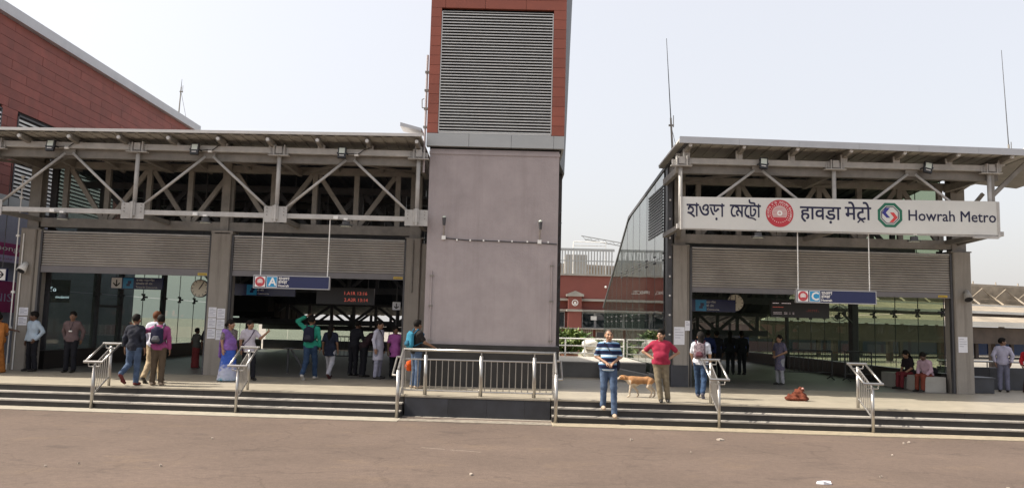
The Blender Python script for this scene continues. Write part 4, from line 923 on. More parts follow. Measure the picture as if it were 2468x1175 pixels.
def stroke(b, pts, w, y):
    for p, q in zip(pts[:-1], pts[1:]):
        p2 = Vector((p[0], y, p[1])); q2 = Vector((q[0], y, q[1])); b.beam(p2, q2, 0.003, w, up=(0, 0, 1)) if abs(p[0] - q[0]) > 1e-3 else b.box(p[0] - w / 2, p[0] + w / 2, y - 0.0015, y + 0.0015, min(p[1], q[1]), max(p[1], q[1]))
text('lettering', 'হাওড়া', M_TXT, bn, 4.53, TY, 4.99, 0.50, width=0.98, bold=0.012)
o = text('lettering', 'েমেটা', M_TXT, bn, 5.66, TY, 5.00, 0.50, width=0.80, bold=0.012,
         extra=lambda b: stroke(b, [(6.10, 5.06), (6.12, 5.00), (6.28, 4.97), (6.34, 4.93)], 0.035, TY - 0.002))
railway_emblem(bn, (6.96, 5.12), 0.36, BNY - 0.006)
text('lettering', 'हावड़ा', M_TXT, bn, 7.49, TY, 4.985, 0.52, width=1.06, bold=0.014)
text('lettering', 'मेटो', M_TXT, bn, 8.66, TY, 5.00, 0.52, width=0.68, bold=0.014,
     extra=lambda b: (stroke(b, [(8.99, 4.93), (9.07, 5.02)], 0.035, TY - 0.002), stroke(b, [(9.07, 5.02), (9.16, 4.94)], 0.035, TY - 0.003)))
lg = part('logo', M_LOGOG, bn, lambda b: b.ring((9.84, BNY - 0.005, 5.15), 0.27, 0.345, BNY + 0.001, 8, math.pi / 8))
part('logo_line', M_TXT, lg, lambda b: b.ring((9.84, BNY - 0.005, 5.15), 0.225, 0.245, BNY + 0.001, 8, math.pi / 8))
part('logo_chevron', M_LOGOB, lg, lambda b: (b.prism([(9.84, BNY - 0.006, 5.34), (9.73, BNY - 0.006, 5.34), (9.63, BNY - 0.006, 5.21), (9.73, BNY - 0.006, 5.21)], (0, 0.005, 0)), b.prism([(9.63, BNY - 0.006, 5.21), (9.73, BNY - 0.006, 5.21), (9.84, BNY - 0.006, 5.08), (9.75, BNY - 0.006, 5.08)], (0, 0.005, 0))))
part('logo_chevron', M_LOGOR, lg, lambda b: (b.prism([(9.84, BNY - 0.006, 5.22), (9.94, BNY - 0.006, 5.22), (10.04, BNY - 0.006, 5.09), (9.94, BNY - 0.006, 5.09)], (0, 0.005, 0)), b.prism([(9.94, BNY - 0.006, 5.09), (10.04, BNY - 0.006, 5.09), (9.92, BNY - 0.006, 4.96), (9.82, BNY - 0.006, 4.96)], (0, 0.005, 0))))
text('lettering', 'Howrah Metro', M_TXT, bn, 10.32, TY, 5.02, 0.40, width=2.28, bold=0.008)

def gate_sign(label, ch, x0, x1, z0, z1, rods, ztop):
    y = 20.50
    s = thing('hanging_sign', label, 'sign', ((x0 + x1) / 2, y, z0), 'gate signs hanging from the bottom chords')
    h = z1 - z0
    body = part('panel', M_NAVY, s, lambda b: b.box(x0, x1, y - 0.05, y + 0.05, z0, z1))
    part('rim', M_ALU, s, lambda b: (b.box(x0 - 0.02, x1 + 0.02, y - 0.06, y + 0.06, z1 + 0.001, z1 + 0.022), b.box(x0 - 0.02, x1 + 0.02, y - 0.06, y + 0.06, z0 - 0.022, z0 - 0.001), b.box(x0 - 0.02, x0 - 0.001, y - 0.06, y + 0.06, z0, z1), b.box(x1 + 0.001, x1 + 0.02, y - 0.06, y + 0.06, z0, z1)))
    yf_ = y - 0.054
    w = part('emblem_tile', M_WHITE, body, lambda b: b.box(x0 + 0.02, x0 + 0.02 + h - 0.03, yf_, yf_ + 0.003, z0 + 0.015, z1 - 0.015))
    railway_emblem(s, (x0 + 0.02 + (h - 0.03) / 2, (z0 + z1) / 2), (h - 0.05) / 2, yf_ - 0.006, True)
    a = x0 + h + 0.02
    part('letter_tile', M_WHITE, body, lambda b: b.box(a, a + h - 0.02, yf_, yf_ + 0.003, z0 + 0.01, z1 - 0.01))
    part('letter_field', M_CYAN, body, lambda b: b.box(a + 0.012, a + h - 0.032, yf_ - 0.002, yf_ + 0.0, z0 + 0.022, z1 - 0.022))
    text('gate_letter', ch, M_WHITE, body, a + 0.055, yf_ - 0.004, z0 + 0.05, (h - 0.10) / 0.69, bold=0.012)
    t = a + h + 0.01
    text('lettering', 'হাওড়া', M_WHITE, body, t, yf_ - 0.002, z1 - 0.10, 0.11, bold=0.004)
    text('lettering', 'हावड़ा', M_WHITE, body, t, yf_ - 0.002, z1 - 0.185, 0.10, bold=0.004)
    text('lettering', 'Howrah', M_WHITE, body, t, yf_ - 0.002, z0 + 0.025, 0.085, bold=0.004)
    for x in rods: part('rod', M_WHITE, s, lambda b: b.tube((x, y, z1 + 0.02), (x, y, ztop), 0.014))
gate_sign('blue hanging sign with a white letter A', 'A', -6.66, -4.72, 2.86, 3.16, (-6.52, -4.78), 4.68)
gate_sign('blue hanging sign with a white letter C', 'C', 7.42, 9.46, 2.84, 3.14, (7.47, 9.33), 4.68)
def way_sign(label, x0, x1, y, z0, z1, arrow, ztop, flip=False, right=False):
    s = thing('direction_sign', label, 'sign', ((x0 + x1) / 2, y, z0), 'direction signs under the roofs')
    body = part('panel', M_NAVY, s, lambda b: b.box(x0, x1, y - 0.04, y + 0.04, z0, z1))
    h = z1 - z0
    cx = x0 if not flip else x1 - 2 * h
    A, C_ = (cx, cx + h) if not flip else (cx + h, cx)
    if arrow:
        part('arrow_tile', M_WHITE, body, lambda b: b.box(A + 0.02, A + h - 0.02, y - 0.044, y - 0.0405, z0 + 0.02, z1 - 0.02))
        ax, az = A + h / 2, (z0 + z1) / 2; q = h * 0.28
        def arr(b):
            if right: pts = [((ax - q, az), (ax + q, az)), ((ax, az + q), (ax + q, az)), ((ax, az - q), (ax + q, az))]
            else: pts = [((ax, az + q), (ax, az - q)), ((ax - q, az), (ax, az - q)), ((ax + q, az), (ax, az - q))]
            for p_, q_ in pts: b.beam((p_[0], y - 0.047, p_[1]), (q_[0], y - 0.047, q_[1]), 0.004, 0.035, up=(0, 0, 1)) if abs(p_[0] - q_[0]) > 1e-3 else b.box(ax - 0.018, ax + 0.018, y - 0.049, y - 0.045, min(p_[1], q_[1]), max(p_[1], q_[1]))
        part('arrow', M_BLK, body, arr)
    part('icon_tile', M_CYAN, body, lambda b: b.box(C_ + 0.02, C_ + h - 0.02, y - 0.044, y - 0.0405, z0 + 0.02, z1 - 0.02))
    part('icon', M_NAVY, body, lambda b: (b.box(C_ + h * 0.35, C_ + h * 0.65, y - 0.047, y - 0.0445, z0 + h * 0.25, z0 + h * 0.45), b.box(C_ + h * 0.45, C_ + h * 0.75, y - 0.0471, y - 0.0446, z0 + h * 0.45, z0 + h * 0.7)))
    if not flip:
        t = x0 + 2 * h + 0.06 if arrow else x0 + h + 0.06
        for k, sss in enumerate(('কনকোসের দিকে', 'कॉनकोस की ओर', 'Towards Concourse')):
            text('lettering', sss, M_WHITE, body, t, y - 0.042, z1 - h * (0.30 + 0.29 * k), h * 0.22)
    else:
        for k, sss in enumerate(('হাওড়া', 'हावड़ा', 'Howrah')): text('lettering', sss, M_WHITE, body, x0 + 0.3, y - 0.042, z1 - h * (0.30 + 0.29 * k), h * 0.25)
    for x in (x0 + 0.15, x1 - 0.15): part('rod', M_STEELK, s, lambda b: b.tube((x, y, z1), (x, y, ztop), 0.012))
way_sign('dark blue sign with a white down arrow tile over the glass shopfront', -12.35, -10.75, 24.4, 2.86, 3.22, True, 6.6)
way_sign('dark blue concourse sign without arrow, behind the sign with letter A', -8.45, -6.6, 24.2, 2.75, 3.10, False, 6.6)
way_sign('dark blue concourse sign beside the clock in the banner entrance', 5.35, 7.0, 24.6, 2.62, 3.0, False, 6.6)
way_sign('dark blue sign with a white right arrow tile beside the pipe clad column', -16.0, -14.25, 22.3, 2.93, 3.28, True, 6.5, flip=True, right=True)
ds = thing('arrow_sign', 'small white down arrow sign beside the column next to the tower', 'sign', (-3.45, 24.0, 2.45))
part('panel', M_PAPER, ds, lambda b: b.box(-3.58, -3.34, 24.0, 24.04, 2.42, 2.66))
part('arrow', M_BLK, ds, lambda b: (b.box(-3.475, -3.445, 23.994, 23.999, 2.47, 2.62), b.beam((-3.53, 23.996, 2.53), (-3.46, 23.996, 2.465), 0.004, 0.03), b.beam((-3.39, 23.996, 2.53), (-3.46, 23.996, 2.465), 0.004, 0.03)))
part('post', M_STEELK, ds, lambda b: b.tube((-3.46, 24.06, ZL), (-3.46, 24.06, 3.2), 0.02))
def led(label, x0, x1, y, z0, z1, ztop, rows):
    s = thing('led_display', label, 'display', ((x0 + x1) / 2, y, z0), 'LED train displays')
    body = part('housing', M_BLK, s, lambda b: b.box(x0, x1, y, y + 0.14, z0, z1))
    for x in (x0 + 0.2, x1 - 0.2): part('rod', M_STEELK, s, lambda b: b.tube((x, y + 0.07, z1), (x, y + 0.07, ztop), 0.015))
    for (txt, xx, zz, sz, m) in rows: text('lettering', txt, m, body, xx, y - 0.003, zz, sz)
led('black LED display with two red time rows behind the sign with letter A', -5.9, -4.15, 24.0, 2.55, 3.05, 6.6, [('1.A1R 13:16', -5.05, 2.84, 0.145, M_LED), ('2.A2R 13:14', -5.05, 2.64, 0.145, M_LED)])
led('wide black LED display behind the sign with letter C', 8.05, 9.85, 24.4, 2.50, 3.02, 6.6, [('----  ------', 8.10, 2.90, 0.15, M_LEDW), ('-------', 8.10, 2.78, 0.15, M_LED), ('::::::::::  ::::  :  ::', 8.12, 2.60, 0.12, M_LEDW), ('. : : : : : .', 9.15, 2.70, 0.12, M_LED)])
def clock(label, x, y, z, r, hh, mm, ztop):
    s = thing('clock', label, 'clock', (x, y, z - r), 'round station clocks')
    c = part('case', M_BLK, s, lambda b: b.disc((x, y, z), r, y + 0.10, 36))
    part('face', M_CLOCK, c, lambda b: b.disc((x, y - 0.004, z), r * 0.93, y - 0.0005, 36))
    def ticks(b):
        for i in range(12):
            t = math.pi / 6 * i; p = Vector((math.sin(t), 0, math.cos(t)))
            b.beam(Vector((x, y - 0.008, z)) + p * r * 0.72, Vector((x, y - 0.008, z)) + p * r * 0.88, 0.006, 0.018) if i % 6 else b.box(x - 0.01, x + 0.01, y - 0.011, y - 0.005, z + p.z * r * 0.80 - 0.02, z + p.z * r * 0.80 + 0.02)
    part('hour_marks', M_BLK, c, ticks)
    for nm, t, L, w in (('hour_hand', hh, 0.5, 0.028), ('minute_hand', mm, 0.78, 0.02)):
        p = Vector((math.sin(t), 0, math.cos(t)))
        part(nm, M_BLK, c, lambda b: b.beam(Vector((x, y - 0.014, z)) - p * r * 0.12, Vector((x + 0.0005, y - 0.014, z)) + p * r * L, 0.006, w))
    part('hanger', M_STEELK, s, lambda b: b.tube((x, y + 0.05, z + r), (x, y + 0.05, ztop), 0.02))
clock('round cream station clock showing five past one beside the middle column', -9.22, 23.4, 2.90, 0.265, R(33), R(32), 6.7)
clock('round cream station clock at nine in the banner entrance', 7.0, 24.6, 2.92, 0.27, R(270), R(2), 6.7)
# horn speakers
for x, y, z, s, lab in ((-13.78, YC - 0.28, 3.35, -1, 'white horn speaker on the pipe clad column'), (12.92, YC - 0.28, 3.22, 1, 'grey horn speaker on the end column of the banner entrance')):
    o = thing('horn_speaker', lab, 'speaker', (x, y, z - 0.15), 'horn speakers on the columns')
    part('horn', M_CONCL if s > 0 else M_WHITE, o, lambda b: b.tube((x, y - 0.06, z + 0.10), (x - 0.03, y - 0.22, z - 0.13), 0.07, 0.125, n=18), smooth=True)
    part('mouth', M_BLK, o, lambda b: b.tube((x - 0.0301, y - 0.2205, z - 0.1305), (x - 0.031, y - 0.225, z - 0.137), 0.105, 0.105, n=18))
    part('bracket', M_STEELK, o, lambda b: b.box(x - 0.03, x + 0.03, y - 0.08, y, z + 0.02, z + 0.09))
# paper notices
def notice(label, x, z, w, h, y, lines=5):
    o = thing('paper_notice', label, 'notice', (x, y, z), 'paper notices taped to the columns')
    part('sheet', M_PAPER, o, lambda b: b.hexa([(x, y - 0.006, z), (x + w, y - 0.004, z + 0.004), (x + w, y - 0.001, z + 0.004), (x, y - 0.001, z)], [(x + 0.003, y - 0.004, z + h), (x + w, y - 0.009, z + h), (x + w, y - 0.001, z + h), (x + 0.003, y - 0.001, z + h)]))
    part('print', pm('faded_print', (0.30, 0.30, 0.36), 0.8, var=0), o, lambda b: [b.box(x + 0.03, x + w * (0.9 if i % 3 else 0.6), y - 0.012, y - 0.0095, z + h * (0.85 - 0.15 * i) - 0.006, z + h * (0.85 - 0.15 * i) + 0.006) for i in range(lines)])
yc = YC - 0.281
for i in range(2):
    for j in range(3):
        notice('%s white notice on the middle column, in the row of sheets %s sign A' % (('lowest', 'middle', 'highest')[j], ('away from', 'nearer')[i]), -8.54 + 0.245 * i, 1.46 + 0.30 * j - 0.03 * i, 0.225, 0.28, yc)
notice('white notice on the pipe clad column, upper of two', -13.90, 1.98, 0.26, 0.22, yc); notice('white notice on the pipe clad column, lower of two', -13.90, 1.70, 0.25, 0.24, yc)
notice('torn white notice on the banner entrance column, larger of the two', 4.64, 1.62, 0.30, 0.50, yc, 4); notice('small white notice by the shutter guide on the banner entrance column', 4.95, 2.02, 0.14, 0.28, yc, 3)
notice('white notice on the end column of the banner entrance', 12.68, 1.60, 0.26, 0.44, yc, 4)
# small letters glowing behind the shop glass
lt_ = thing('shop_lettering', 'small glowing white letters behind the dark shopfront glass', 'sign', (-15.2, 24.6, 2.5))
text('lettering', 'So', M_SHOP, lt_, -14.34, 24.6, 2.74, 0.20); text('lettering', 'mudarini', M_SHOP, lt_, -14.15, 24.6, 2.53, 0.12)
part('board', M_BLACK, lt_, lambda b: b.box(-14.4, -13.75, 24.61, 24.66, 2.4, 3.1))
# fan, barriers, stand
fn = thing('wall_fan', 'dark wall fan on the inner steel column', 'fan', (12.2, 28.5, 2.6))
part('arm', M_STEELK, fn, lambda b: b.beam((12.36, 28.6, 2.45), (11.95, 28.4, 2.75), 0.06, 0.06))
part('cage', M_STEELK, fn, lambda b: [b.ring((11.8, 28.3 + 0.05 * k, 2.78), rr, rr + 0.015, 28.31 + 0.05 * k, 24) for k in (0, 2) for rr in (0.1, 0.2, 0.3)])
for k in range(3): part('blade', M_STEELK, fn, lambda b: b.prism([(11.8 + q * math.cos(R(120 * k + a)), 28.35, 2.78 + q * math.sin(R(120 * k + a))) for q, a in ((0.03, 0), (0.26, -22), (0.28, 22))], (0, 0.01, 0)))
def barrier(label, x0, x1, y, lean=0):
    o = thing('crowd_barrier', label, 'barrier', ((x0 + x1) / 2, y, ZL), 'steel crowd barriers in the banner entrance')
    part('frame', M_STEELK, o, lambda b: (b.path([(x0, y, ZL + 0.1), (x0, y, ZL + 1.0), (x1, y, ZL + 1.0), (x1, y, ZL + 0.1)], 0.025), b.tube((x0, y, ZL + 0.25), (x1, y, ZL + 0.25), 0.02)))
    for i in range(1, 11):
        q = x0 + (x1 - x0) * i / 11; part('bar', M_STEELK, o, lambda b: b.tube((q, y, ZL + 0.25), (q, y, ZL + 0.98), 0.01, n=6))
    for q in (x0 + 0.05, x1 - 0.05): part('foot', M_STEELK, o, lambda b: b.path([(q, y - 0.3, ZL + 0.03), (q, y, ZL + 0.12), (q, y + 0.3, ZL + 0.03)], 0.022))
barrier('dark steel crowd barrier beside the flowered dress', 9.4, 11.2, 27.6); barrier('dark steel crowd barrier beside the inner steel column', 11.4, 12.3, 27.0)
barrier('dark steel crowd barrier at the back of the A entrance', -6.9, -5.2, 31.0)
sd_ = thing('reading_stand', 'black slanted stand on the floor of the A entrance', 'stand', (-6.5, 24.0, ZL))
part('leg', M_STEELK, sd_, lambda b: b.beam((-6.66, 24, ZL + 0.02), (-6.66, 24, ZL + 0.72), 0.05, 0.05)); part('strut', M_STEELK, sd_, lambda b: b.beam((-6.10, 24, ZL + 0.03), (-6.58, 24, ZL + 0.70), 0.05, 0.05))
part('desk', M_STEELK, sd_, lambda b: b.hexa([(-6.76, 23.8, ZL + 0.725), (-6.46, 23.8, ZL + 0.725), (-6.46, 24.2, ZL + 0.725), (-6.76, 24.2, ZL + 0.725)], [(-6.76, 23.8, ZL + 0.76), (-6.46, 23.8, ZL + 0.76), (-6.46, 24.2, ZL + 0.76), (-6.76, 24.2, ZL + 0.76)]))
# seat ledge by the side glass of entrance C
lg_ = MB(); lg_.box(11.88, 12.48, 22.75, 25.4, ZL + 0.007, ZL + 0.44)
tag(lg_.build('ledge_seat', M_CONCL, None, org=(12, 24.5, ZL)), 'pale concrete ledge seat inside the banner entrance by the glass', 'bench')

# ================================================================== stainless railings
def stair_rail(label, X):
    y0, y1 = yf(X) - 0.06, yf(X) + 0.64
    o = thing('stair_railing', label, 'railing', (X, y0, 0), 'stainless stair railings')
    zf, zr = 1.02, 1.40
    part('post', M_SS, o, lambda b: b.tube((X, y0, 0.012), (X, y0, zf - 0.06), 0.032, n=12), smooth=True)
    part('post', M_SS, o, lambda b: b.tube((X, y1, ZL), (X, y1, zr - 0.06), 0.032, n=12), smooth=True)
    for s in (-1, 1):
        x = X + s * 0.185
        part('handrail', M_SS, o, lambda b: b.tube((x, y0 - 0.04, zf), (x, y1 + 0.04, zr), 0.023, n=10), smooth=True)
    part('end_bar', M_SS, o, lambda b: b.tube((X - 0.215, y0 - 0.04, zf), (X + 0.215, y0 - 0.04, zf), 0.027, n=10)); part('end_bar', M_SS, o, lambda b: b.tube((X - 0.215, y1 + 0.04, zr), (X + 0.215, y1 + 0.04, zr), 0.027, n=10))
    for yy, z in ((y0, zf), (y1, zr)):
        part('bracket', M_SS, o, lambda b: b.path([(X - 0.13, yy, z - 0.03), (X - 0.12, yy, z - 0.10), (X + 0.12, yy, z - 0.10), (X + 0.13, yy, z - 0.03)], 0.012, n=6))
    def zl(t): return 0.30 + (0.66 - 0.30) * t
    def zu(t): return zf - 0.08 + (zr - zf) * t
    part('lower_rail', M_SS, o, lambda b: b.tube((X, y0, zl(0)), (X, y1, zl(1)), 0.018)); part('upper_rail', M_SS, o, lambda b: b.tube((X, y0, zu(0)), (X, y1, zu(1)), 0.018))
    for i in range(1, 8):
        t = i / 8; yy = y0 + (y1 - y0) * t
        part('baluster', M_SS, o, lambda b: b.tube((X, yy, zl(t)), (X, yy, zu(t)), 0.011, n=6))
stair_rail('stair railing in front of the dark glass shopfront', -9.12); stair_rail('stair railing in front of the purple sari and the middle column', -5.90)
stair_rail('stair railing in front of the clock of the banner entrance', 4.45); stair_rail('stair railing in front of the seat ledge of the banner entrance', 7.62)
gr = thing('guard_railing', 'long stainless guard railing on the granite wall before the tower', 'railing', (-0.6, 17.7, ZL))
def yg(x): return yf(x) + TR * 2 + 0.14
GX0, GX1 = -2.38, 1.02
for x in (-1.87, -0.62, 0.57): 
    p = part('post', M_SS, gr, lambda b: b.tube((x, yg(x), ZL), (x, yg(x), 1.34), 0.042, n=12), smooth=True)
    part('post_cap', M_SS, p, lambda b: b.tube((x, yg(x), 1.341), (x, yg(x), 1.42), 0.018, n=8))
part('handrail', M_SS, gr, lambda b: b.tube((GX0, yg(GX0), 1.45), (GX1 + 0.03, yg(GX1), 1.45), 0.032, n=12), smooth=True)
for z in (1.24, 0.55): part('mid_rail', M_SS, gr, lambda b: b.tube((GX0, yg(GX0), z), (GX1, yg(GX1), z), 0.018))
n = 24
for i in range(n + 1):
    x = GX0 + 0.06 + (GX1 - GX0 - 0.1) * i / n
    if min(abs(x - q) for q in (-1.87, -0.62, 0.57)) > 0.06: part('baluster', M_SS, gr, lambda b: b.tube((x, yg(x), 0.55), (x, yg(x), 1.24), 0.011, n=6))
for x in (GX0, GX1):
    y0 = yf(x) - 0.06
    part('newel', M_SS, gr, lambda b: b.tube((x, y0, 0.012), (x, y0, 1.03), 0.040, n=12), smooth=True)
    part('sloped_handrail', M_SS, gr, lambda b: b.tube((x, y0, 1.04), (x, yg(x), 1.45), 0.030, n=10)); part('sloped_rail', M_SS, gr, lambda b: b.tube((x, y0, 0.3), (x, yg(x), 0.62), 0.018))
    part('end_post', M_SS, gr, lambda b: b.tube((x, yg(x), ZL + (0.003 if x < 0 else 0)), (x, yg(x), 1.44), 0.036, n=12))
    s = 1 if x > 0 else -1
    part('side_loop', M_SS, gr, lambda b: b.path([(x, yg(x), 1.28), (x + s * 0.14, yg(x), 1.28), (x + s * 0.13, y0 + 0.05, 0.92), (x, y0, 0.92)], 0.022))

# ================================================================== litter on the road
def litter(label, x, y, s, seed, mat=M_WHITE):
    rng = random.Random(seed); b = MB(); n = 7
    top = [(x + s * (1 + rng.uniform(-.3, .3)) * math.cos(2 * math.pi * i / n) * 1.5, y + s * (1 + rng.uniform(-.3, .3)) * math.sin(2 * math.pi * i / n), rng.uniform(0.012, 0.03 + s * 0.3)) for i in range(n)]
    vs = [(x, y, 0.02 + s * 0.35)] + top + [(p[0], p[1], 0.003) for p in top]
    b.add(vs, [(0, 1 + i, 1 + (i + 1) % n) for i in range(n)] + [(1 + i, 1 + (i + 1) % n, 1 + n + (i + 1) % n, 1 + n + i) for i in range(n)] + [tuple(range(1 + n, 1 + 2 * n))])
    tag(b.build('litter', mat, None, org=(x, y, 0)), label, 'litter', 'scraps of litter on the road')
litter('crumpled white paper wrapper lying on the open road before the C sign', 4.35, 11.05, 0.075, 1, M_PAPER)
M_SCRAP = pm('dusty_scrap', (0.34, 0.29, 0.24), 0.9, var=0.3, scale=20)
litter('small crumpled paper on the road near the C sign railings', 4.0, 15.1, 0.045, 2, M_SCRAP)
rngL = random.Random(4)
M_SCRAP = pm('dusty_scrap', (0.34, 0.29, 0.24), 0.9, var=0.3, scale=20)
for i in range(12): litter('tiny dusty paper scrap on the brown asphalt', rngL.uniform(-9, 9), rngL.uniform(10.5, 16.4), rngL.uniform(0.008, 0.02), 30 + i, M_SCRAP)
pmk = MB(); pmk.hexa([(-1.42, 13.325, 0.003), (-1.40, 13.315, 0.003), (-1.02, 13.20, 0.003), (-1.02, 13.212, 0.003)], [(-1.42, 13.33, 0.004), (-1.40, 13.32, 0.004), (-1.02, 13.202, 0.004), (-1.02, 13.214, 0.004)])
cm = tag(pmk.build('chalk_mark', M_SCRAP, None, org=(-1, 13.1, 0)), 'thin broken pale scratch line on the open asphalt before the tower', 'mark')
part('mark_end', M_SCRAP, cm, lambda b: b.hexa([(-0.92, 13.17, 0.003), (-0.92, 13.16, 0.003), (-0.42, 13.0, 0.003), (-0.42, 13.008, 0.003)], [(-0.92, 13.172, 0.004), (-0.92, 13.162, 0.004), (-0.42, 13.002, 0.004), (-0.42, 13.01, 0.004)]))
# ================================================================== people: smooth distance fields turned into meshes
V3 = lambda *a: np.array(a, float)
def cap(a, b, ra, rb=None, k=0.03, flat=None): return ('c', V3(*a), V3(*b), ra, ra if rb is None else rb, k, flat)
def ell(c, r, k=0.03): return ('e', V3(*c), V3(*r), 0, 0, k, None)
def sub(p): return ('-',) + p
def field(prims, res, clips=(), noise=0.0):
    lo = np.full(3, 9e9); hi = -lo
    for p in prims:
        if p[0] == '-': continue
        if p[0] == 'c': m = max(p[3], p[4]) * (1.0 if p[6] is None else max(1.0, p[6][1])); lo = np.minimum(lo, np.minimum(p[1], p[2]) - m); hi = np.maximum(hi, np.maximum(p[1], p[2]) + m)
        else: lo = np.minimum(lo, p[1] - p[2]); hi = np.maximum(hi, p[1] + p[2])
    lo -= 3 * res + 0.02; hi += 3 * res + 0.02
    n = np.ceil((hi - lo) / res).astype(int) + 1
    ax = [lo[i] + res * np.arange(n[i]) for i in range(3)]
    F = np.full(n, 1.0, np.float32)
    for p in prims:
        neg = p[0] == '-'
        if neg: p = p[1:]
        k = p[5]
        if p[0] == 'c': m = max(p[3], p[4]) * (1.0 if p[6] is None else max(1.0, p[6][1])) + 2 * k + 3 * res; l = np.minimum(p[1], p[2]) - m; h = np.maximum(p[1], p[2]) + m
        else: l = p[1] - p[2] - 2 * k - 3 * res; h = p[1] + p[2] + 2 * k + 3 * res
        i0 = np.clip(np.floor((l - lo) / res).astype(int), 0, n); i1 = np.clip(np.ceil((h - lo) / res).astype(int) + 1, 0, n)
        if np.any(i1 <= i0): continue
        sl = tuple(slice(i0[i], i1[i]) for i in range(3))
        X = ax[0][sl[0]][:, None, None]; Y = ax[1][sl[1]][None, :, None]; Z = ax[2][sl[2]][None, None, :]
        if p[0] == 'c':
            a, b = p[1], p[2]; d = b - a; dd = max(1e-9, d @ d)
            px, py, pz = X - a[0], Y - a[1], Z - a[2]
            t = np.clip((px * d[0] + py * d[1] + pz * d[2]) / dd, 0, 1)
            qx, qy, qz = px - t * d[0], py - t * d[1], pz - t * d[2]
            if p[6] is not None:
                nv, s = p[6]; c = (qx * nv[0] + qy * nv[1] + qz * nv[2]); e = c * (1 / s - 1)
                qx, qy, qz = qx + e * nv[0], qy + e * nv[1], qz + e * nv[2]
            D = np.sqrt(qx * qx + qy * qy + qz * qz) - (p[3] + (p[4] - p[3]) * t)
        else:
            c, r = p[1], p[2]; ux, uy, uz = (X - c[0]) / r[0], (Y - c[1]) / r[1], (Z - c[2]) / r[2]
            k0 = np.sqrt(ux * ux + uy * uy + uz * uz); k1 = np.sqrt((ux / r[0]) ** 2 + (uy / r[1]) ** 2 + (uz / r[2]) ** 2) + 1e-9
            D = k0 * (k0 - 1) / k1
        f = F[sl]
        if neg:
            h_ = np.clip(0.5 - 0.5 * (f + D) / k, 0, 1); F[sl] = f * (1 - h_) - D * h_ + k * h_ * (1 - h_)
        else:
            h_ = np.clip(0.5 + 0.5 * (D - f) / k, 0, 1); F[sl] = D * (1 - h_) + f * h_ - k * h_ * (1 - h_)
    X = ax[0][:, None, None]; Y = ax[1][None, :, None]; Z = ax[2][None, None, :]
    if noise: F = F + noise * (np.sin(X * 31 + Z * 9) * np.sin(Y * 27 - Z * 13) + 0.7 * np.sin(Z * 52 + X * 23 + Y * 17) * np.sin(X * 14 - Y * 19))
    for (nv, dd) in clips: F = np.maximum(F, X * nv[0] + Y * nv[1] + Z * nv[2] - dd)
    return F, lo
def nets(F, lo, res):
    S = F < 0; n = F.shape
    c = np.zeros((n[0] - 1, n[1] - 1, n[2] - 1), np.int8)
    for i in (0, 1):
        for j in (0, 1):
            for k in (0, 1): c += S[i:n[0] - 1 + i, j:n[1] - 1 + j, k:n[2] - 1 + k]
    cells = np.argwhere((c > 0) & (c < 8))
    idx = np.full(c.shape, -1, np.int64); idx[tuple(cells.T)] = np.arange(len(cells))
    P = np.zeros((len(cells), 3)); W = np.zeros(len(cells))
    cor = [(i, j, k) for i in (0, 1) for j in (0, 1) for k in (0, 1)]
    for a in range(8):
        for b in range(a + 1, 8):
            A, B = np.array(cor[a]), np.array(cor[b])
            if np.abs(A - B).sum() != 1: continue
            fa = F[tuple((cells + A).T)]; fb = F[tuple((cells + B).T)]
            m = (fa < 0) != (fb < 0); t = np.where(m, fa / np.where(m, fa - fb, 1), 0)
            P += np.where(m[:, None], A + (B - A) * t[:, None], 0); W += m
    P = lo + (cells + P / W[:, None]) * res
    quads = []
    for ax_ in range(3):
        sl0 = [slice(None)] * 3; sl1 = [slice(None)] * 3; sl0[ax_] = slice(0, -1); sl1[ax_] = slice(1, None)
        s0, s1 = S[tuple(sl0)], S[tuple(sl1)]
        e = np.argwhere(s0 != s1); u, v = [(1, 2), (2, 0), (0, 1)][ax_]
        e = e[(e[:, u] > 0) & (e[:, v] > 0)]
        e = e[(e[:, u] < c.shape[u]) & (e[:, v] < c.shape[v])]
        du = np.zeros(3, int); du[u] = 1; dv = np.zeros(3, int); dv[v] = 1
        q = np.stack([idx[tuple((e - du - dv).T)], idx[tuple((e - dv).T)], idx[tuple(e.T)], idx[tuple((e - du).T)]], 1)
        fl = ~s0[tuple(e.T)]
        q[fl] = q[fl][:, ::-1]; quads.append(q)
    q = np.concatenate(quads); return P, q[(q >= 0).all(1)]
def surf(prims, res, clips=(), noise=0.0):
    F, lo = field(prims, res, clips, noise); return nets(F, lo, res)

